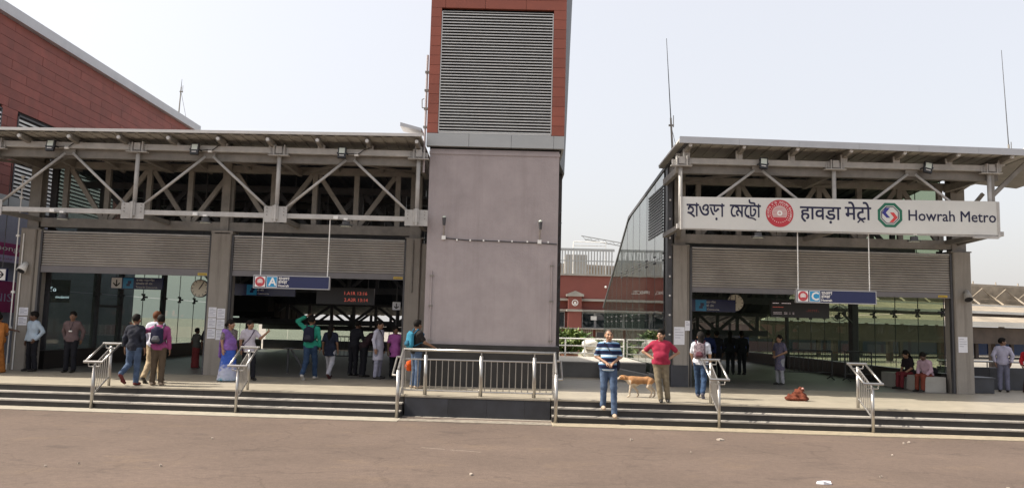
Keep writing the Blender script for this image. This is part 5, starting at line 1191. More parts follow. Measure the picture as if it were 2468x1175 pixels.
# --- templates: head (face towards -Y, origin at skull centre) and hand (fingers down -Z, palm towards -Y)
def make_head():
    hp = [ell((0, 0.012, 0.02), (0.074, 0.092, 0.098)), ell((0, -0.022, -0.035), (0.060, 0.066, 0.085), 0.03), ell((0, -0.050, -0.088), (0.030, 0.028, 0.024), 0.03),
          cap((0, -0.090, 0.012), (0, -0.108, -0.024), 0.008, 0.013, 0.012), cap((-0.011, -0.096, -0.028), (0.011, -0.096, -0.028), 0.009, 0.009, 0.01),
          cap((-0.042, -0.078, 0.026), (0.042, -0.078, 0.026), 0.010, 0.010, 0.015), cap((-0.020, -0.089, -0.060), (0.020, -0.089, -0.060), 0.0085, 0.0085, 0.008),
          ell((-0.076, 0.014, -0.008), (0.011, 0.020, 0.032), 0.008), ell((0.076, 0.014, -0.008), (0.011, 0.020, 0.032), 0.008),
          ell((-0.046, -0.062, -0.030), (0.024, 0.022, 0.022), 0.02), ell((0.046, -0.062, -0.030), (0.024, 0.022, 0.022), 0.02),
          sub(ell((-0.031, -0.093, 0.006), (0.017, 0.014, 0.010), 0.012)), sub(ell((0.031, -0.093, 0.006), (0.017, 0.014, 0.010), 0.012))]
    P, Q = surf(hp, 0.008)
    mi = np.zeros(len(Q), int); c = P[Q].mean(1)
    mi[(np.abs(c[:, 2] + 0.060) < 0.009) & (np.abs(c[:, 0]) < 0.024) & (c[:, 1] < -0.084)] = 2
    mi[(np.abs(c[:, 2] - 0.030) < 0.006) & (np.abs(np.abs(c[:, 0]) - 0.032) < 0.018) & (c[:, 1] < -0.06)] = 1
    for s in (-1, 1):
        E_, Eq = surf([ell((s * 0.031, -0.076, 0.006), (0.0125, 0.0125, 0.0085))], 0.006)
        Q = np.concatenate([Q, Eq + len(P)]); P = np.concatenate([P, E_]); ec = E_[Eq].mean(1)
        mi = np.concatenate([mi, np.where(np.abs(ec[:, 0] - s * 0.031) < 0.007, 1, 3)])
    return P, Q, mi
def make_hand(curl, point=False):
    hp = [cap((-0.022, 0, -0.02), (-0.024, 0, -0.085), 0.014, 0.015, 0.02), cap((0.022, 0, -0.02), (0.024, 0, -0.085), 0.014, 0.014, 0.02), cap((0, 0, 0.02), (0, 0, -0.06), 0.024, 0.022, 0.02, (V3(0, 1, 0), 0.7)), cap((0, 0, -0.02), (0, 0, -0.09), 0.016, 0.016, 0.02)]
    for i, (x, L) in enumerate(((-0.031, 0.070), (-0.011, 0.080), (0.010, 0.075), (0.030, 0.058))):
        cu = curl if not (point and i == 3) else 0.05
        p = V3(x, 0, -0.095)
        a = 0.25 * cu; ang = [a, a + 0.7 * cu, a + 1.35 * cu]
        for j, f in enumerate((0.45, 0.32, 0.23)):
            q = p + L * f * V3(0, -math.sin(ang[j]), -math.cos(ang[j])); hp.append(cap(p, q, 0.0095 - 0.0006 * j, 0.0088 - 0.0008 * j, 0.004)); p = q
    hp += [cap((0.030, -0.006, -0.030), (0.052, -0.022, -0.062), 0.013, 0.0105, 0.008), cap((0.052, -0.022, -0.062), (0.054, -0.034, -0.094), 0.0105, 0.0085, 0.004)]
    return surf(hp, 0.0065)
HEAD = make_head()
HANDS = {'relax': make_hand(0.55), 'grip': make_hand(1.2), 'flat': make_hand(0.15), 'point': make_hand(1.3, True)}
SKINM = {}
def skin(tone):
    if tone not in SKINM:
        SKINM[tone] = (pm('skin_%d' % len(SKINM), tone, 0.5, var=0.12, scale=9), pm('dark_eye', (0.015, 0.010, 0.008), 0.3, var=0), pm('lips_%d' % len(SKINM), (tone[0] * 0.85, tone[1] * 0.6, tone[2] * 0.65), 0.4, var=0), pm('eye_white', (0.38, 0.35, 0.32), 0.3, var=0))
    return SKINM[tone]
def cloth(name, col, var=0.18, rough=0.85, scale=7, col2=None): return pm('cloth_' + name, col, rough, var=var, scale=scale, bump=0.3, bscale=22, col2=col2, spec=0.2)
def striped():
    m = pm('cloth_stripes', (0.3, 0.3, 0.3), 0.85, var=0.1, bump=0.3, bscale=22, spec=0.2); n, l = m.node_tree.nodes, m.node_tree.links
    tc = n.new('ShaderNodeTexCoord'); sx = n.new('ShaderNodeSeparateXYZ'); l.new(tc.outputs['Object'], sx.inputs[0])
    mm = n.new('ShaderNodeMath'); mm.operation = 'MULTIPLY_ADD'; mm.inputs[1].default_value = 6.6; mm.inputs[2].default_value = 0.1; l.new(sx.outputs['Z'], mm.inputs[0])
    fr = n.new('ShaderNodeMath'); fr.operation = 'FRACT'; l.new(mm.outputs[0], fr.inputs[0])
    rp = n.new('ShaderNodeValToRGB'); rp.color_ramp.interpolation = 'CONSTANT'; e = rp.color_ramp.elements
    e[0].position = 0; e[0].color = (0.010, 0.014, 0.045, 1); e[1].position = 0.42; e[1].color = (0.16, 0.30, 0.46, 1)
    for p, c in ((0.60, (0.50, 0.55, 0.58)), (0.78, (0.16, 0.30, 0.46)), (0.86, (0.010, 0.014, 0.045))): q = e.new(p); q.color = (*c, 1)
    l.new(fr.outputs[0], rp.inputs[0]); l.new(rp.outputs[0], n['Principled BSDF'].inputs['Base Color']); return m
def sari_mat():
    m = pm('cloth_sari', (0.3, 0.3, 0.3), 0.7, var=0.1, bump=0.3, bscale=22, spec=0.3); n, l = m.node_tree.nodes, m.node_tree.links
    tc = n.new('ShaderNodeTexCoord'); sx = n.new('ShaderNodeSeparateXYZ'); l.new(tc.outputs['Object'], sx.inputs[0])
    nz = n.new('ShaderNodeTexNoise'); nz.inputs['Scale'].default_value = 9; nz.inputs['Detail'].default_value = 3; l.new(tc.outputs['Object'], nz.inputs['Vector'])
    ad = n.new('ShaderNodeMath'); ad.operation = 'MULTIPLY_ADD'; ad.inputs[1].default_value = 0.55; l.new(nz.outputs['Fac'], ad.inputs[0]); l.new(sx.outputs['Z'], ad.inputs[2])
    rp = n.new('ShaderNodeValToRGB'); e = rp.color_ramp.elements
    e[0].position = 0.22; e[0].color = (0.10, 0.30, 0.40, 1); e[1].position = 0.38; e[1].color = (0.45, 0.48, 0.58, 1)
    for p, c in ((0.55, (0.42, 0.44, 0.58)), (0.70, (0.03, 0.09, 0.40)), (0.98, (0.04, 0.10, 0.45))): q = e.new(p); q.color = (*c, 1)
    l.new(ad.outputs[0], rp.inputs[0]); l.new(rp.outputs[0], n['Principled BSDF'].inputs['Base Color']); return m
M_JEANS = cloth('jeans', (0.085, 0.125, 0.20), 0.3, scale=6, col2=(0.035, 0.055, 0.10))
M_JEANSD = cloth('dark_jeans', (0.035, 0.065, 0.125), 0.3, col2=(0.015, 0.03, 0.065))
M_HAIR = pm('hair', (0.010, 0.008, 0.007), 0.75, spec=0.15, var=0.3, scale=30)
M_HAIRB = pm('henna_hair', (0.10, 0.035, 0.014), 0.75, spec=0.2, var=0.3, scale=30)
M_HAIRG = pm('shaved_hair', (0.060, 0.042, 0.034), 0.8, var=0.3, scale=30)
M_DARKC = cloth('black', (0.014, 0.014, 0.018)); M_SHOEB = pm('shoe_black', (0.015, 0.013, 0.012), 0.4, var=0.1); M_SHOEL = pm('shoe_tan', (0.34, 0.26, 0.19), 0.7, var=0.2, scale=20); M_SHOEW = pm('shoe_white', (0.5, 0.48, 0.45), 0.6, var=0.15, scale=20)
TAN, BRN, DRK = (0.30, 0.165, 0.10), (0.20, 0.105, 0.062), (0.11, 0.055, 0.034)

ARMS = {'hang': ((.235, .035, 1.13), (.245, -.03, .885)), 'hip': ((.41, .10, 1.175), (.205, -.035, 1.03)), 'clasp': ((.265, .02, 1.13), (.075, -.185, 1.00)), 'pocket': ((.30, .10, 1.14), (.20, -.05, .93)),
        'point': ((.27, -.17, 1.20), (.36, -.36, 1.36)), 'head': ((.40, -.02, 1.57), (.16, .01, 1.70)), 'around': ((.40, -.05, 1.30), (.60, -.02, 1.42)), 'reach': ((.24, -.20, 1.20), (.20, -.44, 1.17)),
        'rail': ((.25, -.10, 1.15), (.24, -.34, 1.05)), 'phone': ((.24, -.03, 1.14), (.10, -.26, 1.13)), 'back': ((.27, .10, 1.15), (.22, .12, .93)), 'swing': ((.24, -.06, 1.14), (.23, -.22, .95)), 'lap': ((.22, -.10, 1.12), (.10, -.30, 1.02)), 'bag': ((.23, .02, 1.13), (.25, -.04, .885))}
LEGS = {'stand': ((.095, -.012, .49), (.105, .02, .085), 0), 'apart': ((.125, -.012, .49), (.165, .02, .085), 0), 'fwd': ((.09, -.14, .52), (.09, -.20, .10), 0.0), 'back': ((.09, .03, .49), (.09, .30, .17), -0.09), 'up': ((.09, .02, .50), (.09, .34, .30), -0.13), 'cross': ((.06, -.05, .49), (.0, -.09, .085), 0),
        'down': ((.10, -.10, .46), (.11, -.16, -.065), 0.0), 'sit': ((.10, -.40, .90), (.10, -.43, .49), 0)}
def person(label, x, y, z=ZL, h=1.66, face=0, arms=('hang', 'hang'), legs=('stand', 'stand'), tone=BRN, top=None, sleeve=1.0, hem=0.86, bottom=None, skirt=None, hair='short', hmat=None, shoes=None, lean=0.0, fat=1.0, head=0.0, nod=0.0, hands=('relax', 'relax'), group=None, res=0.016, drape=None, flare=0.0, kurta=None, seatdrop=0.0):
    s = h / 1.70
    L = R(lean); fw = V3(0, -math.cos(L), -math.sin(L)); up = V3(0, -math.sin(L), math.cos(L)); P0 = V3(0, 0, 0.93)
    def T(p):                                   # upper body point -> leaned
        p = np.array(p, float)
        return P0 + V3(p[0], 0, 0) + up * (p[2] - 0.93) - fw * p[1]
    J = {}
    for i, sg in ((0, -1), (1, 1)):
        e, w = ARMS[arms[i]]
        J['s%d' % i] = T((sg * .178 * (0.55 + 0.45 * fat), 0, 1.360)); J['e%d' % i] = T((sg * e[0], e[1], e[2])); J['w%d' % i] = T((sg * w[0], w[1], w[2]))
        kn, an, ft = LEGS[legs[i]]; J['h%d' % i] = V3(sg * .09, 0, .91); J['k%d' % i] = V3(sg * kn[0], kn[1], kn[2]); J['a%d' % i] = V3(sg * an[0], an[1], an[2]); J['f%d' % i] = ft
    fl = lambda q: (fw * -1 if False else fw, q)
    def torso(g):
        return [cap(J['h0'] + V3(0.01, 0, 0.03), J['h1'] + V3(-0.01, 0, 0.03), 0.105 * fat + g, None, 0.05, fl(0.95)), cap(T((0, 0, .97)), T((0, 0, 1.14)), 0.128 * fat + g, 0.132 * fat + g, 0.05, fl(0.78)),
                cap(T((-.055, .005, 1.26)), T((.055, .005, 1.26)), 0.118 * fat + g, None, 0.06, fl(0.82)), cap(J['s0'] + V3(.02, 0, 0), J['s1'] - V3(.02, 0, 0), 0.052 + g, None, 0.05)] + [cap(T((q * .035, .012, 1.425)), T((q * .13, .008, 1.375)), 0.036 + g, 0.050 + g, 0.04) for q in (-1, 1)] + ([ell(T((0, -.06, 1.08)), (0.13 * fat + g, 0.09 * fat + g, 0.13), 0.05)] if fat > 1.08 else [])
    def arm(i, g, t0=0.0, t1=2.0):
        o = []; a, b, c = J['s%d' % i], J['e%d' % i], J['w%d' % i]
        u = min(1, t1); o.append(cap(a, a + (b - a) * u, 0.050 + g, 0.050 + g - 0.010 * u, 0.03))
        if t1 > 1: u = min(1, t1 - 1); o.append(cap(b, b + (c - b) * u, 0.040 + g, 0.040 + g - (0.012 - g * .2) * u, 0.025))
        return o
    def leg(i, g, cuff=None):
        c = 0.038 + g if cuff is None else cuff
        return [cap(J['h%d' % i], J['k%d' % i], 0.086 * (0.5 + 0.5 * fat) + g, 0.058 + g, 0.04), cap(J['k%d' % i], J['a%d' % i], 0.055 + g, c, 0.03)]
    def foot(i, g):
        a = J['a%d' % i]; f = J['f%d' % i]
        return [cap(a + V3(0, .03, -.040 + g * .4), a + V3(0, -.11, -.050 + f + g * .4), 0.034 + g, 0.030 + g, 0.02), cap(a + V3(0, -.08, -.052 + f + g * .4), a + V3(0.0, -.185, -.055 + f * 1.4 + g * .4), 0.034 + g, 0.026 + g, 0.02), cap(a, a + V3(0, .01, -.03), 0.038 + g * .5, 0.036 + g, 0.02)]
    hc = T((0, -.012, 1.585)); nk = T((0, .01, 1.43))
    body = torso(0) + [cap(nk - up * .04, hc - up * .05, 0.054, 0.052, 0.02)] + arm(0, 0) + arm(1, 0) + leg(0, 0) + leg(1, 0) + foot(0, 0) + foot(1, 0)
    P, Q = surf(body, res); mi = np.zeros(len(Q), int)
    Hm = np.array(Matrix.Rotation(R(head), 3, 'Z') @ Matrix.Rotation(R(nod + lean * 0.6), 3, 'X')) if True else None
    hs = 1.10
    HP = (HEAD[0] * hs) @ Hm.T + hc
    Q = np.concatenate([Q, HEAD[1] + len(P)]); mi = np.concatenate([mi, HEAD[2]]); P = np.concatenate([P, HP])
    for i, sg in ((0, -1), (1, 1)):
        hp, hq = HANDS[hands[i]]; d = J['w%d' % i] - J['e%d' % i]; d = d / np.linalg.norm(d)
        zax = -d; ref = V3(-sg, 0.25, 0) if abs(d[2]) > 0.5 else V3(0, 0, -1)
        yax = -(ref - zax * (ref @ zax)); yax /= np.linalg.norm(yax); xax = np.cross(yax, zax)
        hp2 = hp * 0.98; hq2 = hq
        side = -1 if (xax @ fw) < 0 and abs(d[2]) > 0.5 else 1
        if side < 0: hp2 = hp2 * V3(-1, 1, 1); hq2 = hq[:, ::-1]
        Q = np.concatenate([Q, hq2 + len(P)]); mi = np.concatenate([mi, np.zeros(len(hq2), int)]); P = np.concatenate([P, J['w%d' % i] + hp2 @ np.stack([xax, yax, zax])])
    root = thing('person', label, 'person', (x, y, z), group)
    Rz = np.array(Matrix.Rotation(R(face), 3, 'Z'))
    dz = -seatdrop
    def mk(name, P, Q, mats, mi=None):
        if len(Q) == 0: return None
        me = bpy.data.meshes.new(name); me.from_pydata(((P * s + V3(0, 0, dz)) @ Rz.T).tolist(), [], Q.tolist())
        for m in mats: me.materials.append(m)
        if mi is not None: me.polygons.foreach_set('material_index', mi.astype(np.int32))
        me.polygons.foreach_set('use_smooth', [True] * len(me.polygons)); me.update()
        return link(name, me, None, root)
    mk('body', P, Q, skin(tone), mi)
    rc = res * 0.95
    if top:
        pr = torso(0.022) + arm(0, 0.016, 0, sleeve) + arm(1, 0.016, 0, sleeve)
        cl = [((0, 0, -1), -hem)]
        if kurta: pr += [cap(T((0, 0, 1.0)), V3(0, 0, kurta + 0.02), 0.15 * fat, 0.185 * fat + flare, 0.06, fl(0.85))]; cl = [((0, 0, -1), -kurta)]
        else: pr += [cap(T((0, 0, .98)), V3(0, 0, hem - 0.05), 0.152 * fat, 0.155 * fat, 0.04, fl(0.82))]
        pr += [sub(cap(nk + fw * 0.03 + up * 0.025, nk + up * 0.12, 0.056, 0.07, 0.010))]
        if sleeve > 0.05:
            pass
        Pc, Qc = surf(pr, rc, cl, 0.0055); mk('shirt' if not kurta else 'tunic', Pc, Qc, [top])
        if sleeve >= 1.0 or hem < 0.9:
            col_ = surf([cap(nk - up * 0.012, nk + up * 0.012, 0.066, 0.062, 0.01)], 0.012, [((0, 0, 1), (nk + up * 0.02)[2])]); mk('collar', col_[0], col_[1], [top])
    if bottom:
        pr = [cap(J['h0'] + V3(0.01, 0, 0.03), J['h1'] + V3(-0.01, 0, 0.03), 0.118 * fat, None, 0.05, fl(0.95)), cap(V3(0, 0, .95), T((0, 0, 1.02)), 0.135 * fat, 0.135 * fat, 0.05, fl(0.8))] + leg(0, 0.017, 0.064) + leg(1, 0.017, 0.064)
        Pc, Qc = surf(pr, rc, [((0, 0, 1), 1.02)] if lean < 20 else [], 0.0045); mk('trousers', Pc, Qc, [bottom])
    if skirt:
        pr = [cap(V3(0, 0, .98), V3(0, 0, .80), 0.13 * fat, 0.165 * fat, 0.05, fl(0.85)), cap(V3(0, 0, .80), V3(0, 0.0, 0.03), 0.165 * fat, 0.25 + flare, 0.05, fl(0.85))]
        Pc, Qc = surf(pr, rc, [((0, 0, -1), -0.015), ((0, 0, 1), 1.02)], 0.007); mk('skirt', Pc, Qc, [skirt])
    if drape:
        Pc, Qc = surf(torso(0.036) + [cap(T((0, 0, 1.0)), V3(0, 0, .84), 0.165 * fat, 0.175 * fat, 0.04, fl(0.85))], rc, [((1, 0, .9), 1.16), ((0, 0, -1), -.86), ((0, 0, 1), 1.445)], 0.007); mk('drape', Pc, Qc, [drape])
        Pc, Qc = surf([cap(T((-.14, .10, 1.40)), T((-.12, .17, 1.05)), 0.06, 0.08, 0.04, fl(0.5)), cap(T((-.12, .17, 1.05)), V3(-.10, .19, .72), 0.08, 0.10, 0.04, fl(0.5))], rc, (), 0.006); mk('drape_end', Pc, Qc, [drape])
    if shoes: Pc, Qc = surf(foot(0, 0.010) + foot(1, 0.010), 0.012, [((0, 0, 1), 0.14)] if legs[0] not in ('up', 'back', 'down', 'sit') and legs[1] not in ('up', 'back', 'down', 'sit') else []); mk('shoes', Pc, Qc, [shoes])
    if hair:
        if hair == 'short': hp = [ell((0, 0.016, 0.034), (0.084, 0.100, 0.099), 0.02), ell((0, -.030, .088), (0.064, 0.062, 0.036), 0.03)]
        elif hair == 'shaved': hp = [ell((0, 0.016, 0.026), (0.0765, 0.091, 0.096), 0.02)]
        elif hair == 'bun': hp = [ell((0, 0.016, 0.032), (0.085, 0.100, 0.098), 0.02), ell((0, .115, -.02), (0.05, 0.045, 0.045), 0.02)]
        else: hp = [ell((0, 0.016, 0.032), (0.087, 0.101, 0.100), 0.02), cap((0, .075, 0.0), (0, .105, -.22), 0.075, 0.06, 0.04, (V3(0, 1, 0), 0.6)), cap((0, .105, -.22), (0, .10, -.40), 0.06, 0.035, 0.04, (V3(0, 1, 0), 0.6))]
        hp.append(sub(ell((0, -.118, -.040), (0.070, 0.082, 0.094), 0.010))); 
        if hair in ('short', 'shaved'): hp.append(sub(ell((0, .03, -.10), (0.10, 0.10, 0.055), 0.02)))
        Pc, Qc = surf(hp, 0.009, (), 0.002); mk('hair', (Pc * hs) @ Hm.T + hc, Qc, [hmat or M_HAIR])
    root['_f'] = face
    def tf(p): return Vector(((np.array(T(p)) * s + V3(0, 0, dz)) @ Rz.T) + V3(x, y, z))
    def obj_at(prims, res_, mats, name, par=None, noise=0.0, clips=()):
        Pc, Qc = surf(prims, res_, clips, noise); return Pc, Qc
    return dict(root=root, s=s, Rz=Rz, o=V3(x, y, z), T=T, dz=dz, J=J, fw=fw, up=up)
def held(pp, name, label, cat, mat, parts_, noise=0.002, res=0.014, group=None, base=None):
    """a separate thing carried by a person, modelled in that person's frame; parts_: [(part name, prims, material)]"""
    r = None
    for nm, prims, mt in parts_:
        Pc, Qc = surf(prims, res, (), noise); W = (Pc * pp['s'] + V3(0, 0, pp['dz'])) @ pp['Rz'].T + pp['o']
        if r is None:
            b = W.min(0); c = W.mean(0); r = thing(name, label, cat, (c[0], c[1], b[2]), group)
        me = bpy.data.meshes.new(nm); me.from_pydata((W - np.array(wloc(r))).tolist(), [], Qc.tolist()); me.materials.append(mt or mat)
        me.polygons.foreach_set('use_smooth', [True] * len(me.polygons)); link(nm, me, None, r)
    return r
def backpack(pp, label, mat, mat2, z0=1.02, z1=1.38, w=0.13):
    T = pp['T']; f = (pp['fw'], 0.75)
    bag = [cap(T((-w * .55, .20, z0 + .07)), T((-w * .55, .19, z1 - .05)), 0.085, 0.075, 0.04, f), cap(T((w * .55, .20, z0 + .07)), T((w * .55, .19, z1 - .05)), 0.085, 0.075, 0.04, f), cap(T((0, .22, z0 + .10)), T((0, .20, z1)), 0.085, 0.06, 0.04, f)]
    pock = [cap(T((-.05, .275, z0 + .09)), T((.05, .275, z0 + .09)), 0.05, None, 0.03), cap(T((-.04, .27, z0 + .15)), T((.04, .27, z0 + .15)), 0.035, None, 0.03)]
    st = lambda q: [cap(T((q * .09, .13, z1 - .02)), T((q * .115, .03, 1.475)), 0.02, None, 0.02), cap(T((q * .115, .03, 1.475)), T((q * .125, -.125, 1.36)), 0.02, None, 0.02), cap(T((q * .125, -.125, 1.36)), T((q * .165, -.08, 1.16)), 0.018, None, 0.02), cap(T((q * .165, -.08, 1.16)), T((q * .12, .13, 1.06)), 0.016, None, 0.02)]
    held(pp, 'backpack', label, 'backpack', mat, [('pack', bag, mat), ('pocket', pock, mat2), ('strap', st(-1), mat2), ('strap', st(1), mat2)], group='backpacks')
def sling(pp, label, mat, side=1, zb=0.95):
    T = pp['T']; q = side
    held(pp, 'shoulder_bag', label, 'bag', mat, [('pouch', [cap(T((q * .20, -.06, zb)), T((q * .20, .08, zb)), 0.075, None, 0.03, (V3(1, 0, 0), 0.6)), cap(T((q * .20, -.05, zb - .08)), T((q * .20, .07, zb - .08)), 0.07, None, 0.03, (V3(1, 0, 0), 0.6))], mat),
         ('strap', [cap(T((q * .19, -.05, zb + .05)), T((q * .04, -.145, 1.20)), 0.012, None, 0.01), cap(T((q * .04, -.145, 1.20)), T((-q * .10, -.09, 1.42)), 0.012, None, 0.01), cap(T((-q * .10, -.09, 1.42)), T((-q * .10, .06, 1.45)), 0.012, None, 0.01)], mat)], res=0.011)

SH = cloth
# --- A entrance
person('person in an orange sari at the end of the landing, beside the pipe clad column', -13.72, 21.3, h=1.55, face=200, arms=('lap', 'hang'), skirt=SH('orange', (0.32, 0.12, 0.03)), top=SH('orange2', (0.38, 0.14, 0.04)), sleeve=0.6, drape=SH('orange', (0.4, 0.13, 0.02)), hair='bun', tone=BRN, fat=1.1, flare=0.04)
person('person in a dark navy shirt reaching out past the pipe clad column', -14.25, 22.0, h=1.62, face=90, arms=('hang', 'reach'), top=SH('navy', (0.02, 0.018, 0.05)), bottom=M_DARKC, shoes=M_SHOEB, tone=DRK, sleeve=0.6)
person('person in a pale blue shirt and black trousers leaning by the column notices', -13.28, 22.15, h=1.63, face=-25, arms=('hang', 'pocket'), legs=('stand', 'apart'), top=SH('paleblue', (0.40, 0.48, 0.56), 0.08), bottom=M_DARKC, shoes=M_SHOEB, tone=DRK, head=-45, fat=1.06, sleeve=1.95)
p = person('person in a brown shirt with an identity card standing before the shopfront glass', -12.17, 22.1, h=1.66, face=5, arms=('back', 'back'), top=SH('brownshirt', (0.13, 0.09, 0.09), 0.15), bottom=M_DARKC, shoes=M_SHOEB, tone=BRN, sleeve=1.95, head=10)
held(p, 'identity_card', 'white identity card on a lanyard over a brown shirt', 'card', M_WHITE, [('card', [cap(p['T']((-.02, -.135, 1.16)), p['T']((.035, -.135, 1.16)), 0.022, None, 0.01)], M_WHITE), ('lanyard', [cap(p['T']((.005, -.13, 1.18)), p['T']((-.05, -.11, 1.42)), 0.007, None, 0.01), cap(p['T']((.005, -.13, 1.18)), p['T']((.06, -.11, 1.42)), 0.007, None, 0.01)], M_DARKC)], res=0.009)
person('person in a dark checked shirt and blue jeans walking up with an arm round them', -8.74, 18.55, h=1.62, face=176, arms=('hang', 'hang'), legs=('stand', 'up'), top=SH('plaid', (0.020, 0.022, 0.032), 0.4), sleeve=1.7, bottom=M_JEANS, shoes=SH('redshoe', (0.12, 0.03, 0.03)), tone=BRN, hem=0.84)
p = person('person in a magenta shirt with one arm round a companion, wearing a navy backpack', -8.24, 18.72, h=1.62, face=184, arms=('hang', 'around'), legs=('stand', 'stand'), top=SH('magenta', (0.25, 0.055, 0.155), 0.25), sleeve=1.9, bottom=SH('brownpants', (0.085, 0.062, 0.042)), shoes=M_SHOEL, tone=BRN, head=20)
backpack(p, 'navy backpack on the back of the magenta shirt', SH('navypack', (0.018, 0.018, 0.04)), SH('greypack', (0.09, 0.09, 0.10)))
p = person('person with reddish hair and white shirt just ahead of the arm in arm pair', -8.62, 19.35, h=1.70, face=180, arms=('hang', 'hang'), legs=('fwd', 'back'), top=SH('whiteshirt', (0.52, 0.52, 0.60), 0.08), sleeve=1.9, bottom=SH('beige', (0.36, 0.28, 0.18)), shoes=M_SHOEB, hmat=M_HAIRB, tone=BRN)
held(p, 'cloth_bag', 'beige cloth bag hanging between the arm in arm pair', 'bag', M_SHOEL, [('bag', [cap(V3(-.24, 0, .72), V3(-.22, 0, .50), 0.05, 0.10, 0.03, (V3(1, 0, 0), 0.5))], SH('bagbeige', (0.42, 0.32, 0.22)))])
person('small person in a red skirt inside the A entrance under the clock', -10.0, 25.4, h=1.25, face=150, arms=('reach', 'hang'), top=SH('olive', (0.08, 0.08, 0.07)), sleeve=0.6, skirt=SH('redskirt', (0.16, 0.03, 0.03)), tone=DRK, shoes=M_SHOEB, flare=-0.07)
person('person in black standing behind the middle column', -9.35, 24.7, h=1.42, face=180, top=M_DARKC, bottom=M_DARKC, shoes=M_SHOEB, tone=DRK)
person('person in a purple and blue sari with a black spotted blouse walking past the column', -7.22, 20.5, h=1.55, face=60, arms=('hang', 'hang'), top=SH('spotblouse', (0.02, 0.016, 0.02), 0.5, scale=35, col2=(0.30, 0.26, 0.24)), sleeve=0.75, hem=1.05, skirt=sari_mat(), drape=SH('purple', (0.20, 0.105, 0.33), 0.3), hair='bun', tone=TAN, fat=1.12, flare=0.05, head=35)
p = person('person in a white tunic pointing ahead with an outstretched arm', -6.86, 20.95, h=1.55, face=40, arms=('hang', 'point'), hands=('relax', 'point'), legs=('stand', 'fwd'), top=SH('whitekurti', (0.52, 0.48, 0.54), 0.1), sleeve=0.7, kurta=0.80, bottom=M_DARKC, shoes=M_SHOEB, hair='long', tone=TAN, head=30)
sling(p, 'dark shoulder bag across the white tunic of the pointing person', SH('plum', (0.04, 0.015, 0.05)), -1)
p = person('person in a teal shirt and blue trousers with one hand on the head', -5.40, 21.6, h=1.70, face=175, arms=('hang', 'head'), hands=('relax', 'flat'), legs=('fwd', 'back'), top=SH('teal', (0.022, 0.22, 0.155), 0.25), sleeve=1.9, bottom=M_JEANSD, shoes=M_SHOEW, tone=BRN)
backpack(p, 'black backpack on the back of the teal shirt', SH('blackpack', (0.012, 0.014, 0.03)), SH('blackpack2', (0.03, 0.03, 0.045)))
p = person('person in a dark top and white leggings walking beside the teal shirt', -5.02, 22.3, h=1.50, face=170, arms=('hang', 'hang'), legs=('back', 'fwd'), top=SH('dkblue', (0.018, 0.022, 0.04)), kurta=0.70, sleeve=0.8, bottom=SH('leggings', (0.42, 0.42, 0.46), 0.1), shoes=SH('maroonshoe', (0.08, 0.03, 0.03)), hair='long', tone=BRN)
person('person in black bending forward at the back of the A entrance', -4.62, 23.6, h=1.62, face=150, top=M_DARKC, bottom=M_DARKC, shoes=M_SHOEB, lean=14, tone=DRK, arms=('rail', 'rail'), sleeve=1.9)
person('person in a maroon and black jacket bending beside the white kurta', -4.25, 23.2, h=1.60, face=120, top=SH('maroonblk', (0.045, 0.02, 0.025), 0.5, col2=(0.012, 0.012, 0.014)), bottom=M_DARKC, shoes=M_SHOEB, lean=38, tone=DRK, arms=('reach', 'reach'), sleeve=1.9)
p = person('person in a long white kurta facing the tower, near the guard railing', -3.72, 22.6, h=1.63, face=70, arms=('hang', 'hang'), top=SH('kurta', (0.50, 0.49, 0.58), 0.08), kurta=0.55, sleeve=1.9, bottom=SH('kurtapants', (0.30, 0.30, 0.38)), shoes=M_SHOEB, tone=TAN, head=15)
sling(p, 'black strap bag over the white kurta', M_DARKC, 1)
person('person in a pink top half hidden behind the white kurta', -3.30, 23.0, h=1.48, face=20, top=SH('pink', (0.42, 0.12, 0.36), 0.15), sleeve=0.7, bottom=M_DARKC, shoes=M_SHOEB, hair='long', tone=BRN, kurta=0.7)
p = person('person in a dark shirt and blue jeans at the guard railing with a teal backpack', -2.30, 19.7, h=1.66, face=125, arms=('rail', 'bag'), hands=('grip', 'grip'), top=SH('blackshirt', (0.018, 0.016, 0.016)), sleeve=0.7, bottom=M_JEANS, shoes=M_SHOEL, tone=BRN, head=20)
backpack(p, 'teal backpack beside the stucco tower', SH('tealpack', (0.03, 0.17, 0.26)), SH('tealpack2', (0.02, 0.09, 0.15)))
T_ = p['J']['w1']
held(p, 'carrier_bag', 'orange carrier bag held low behind the guard railing', 'bag', None, [('bag', [cap(T_ + V3(.02, -.06, -.34), T_ + V3(.02, .08, -.34), 0.11, 0.13, 0.05, (V3(1, 0, 0), 0.6)), cap(T_ + V3(.02, -.02, -.20), T_ + V3(.02, .02, -.30), 0.05, 0.10, 0.05, (V3(1, 0, 0), 0.6))], SH('orangebag', (0.60, 0.09, 0.015), 0.15)), ('handle', [cap(T_ + V3(0, 0, -.08), T_ + V3(.02, 0, -.22), 0.014, None, 0.02)], SH('orangebag', (0.6, 0.09, 0.015)))], noise=0.006)
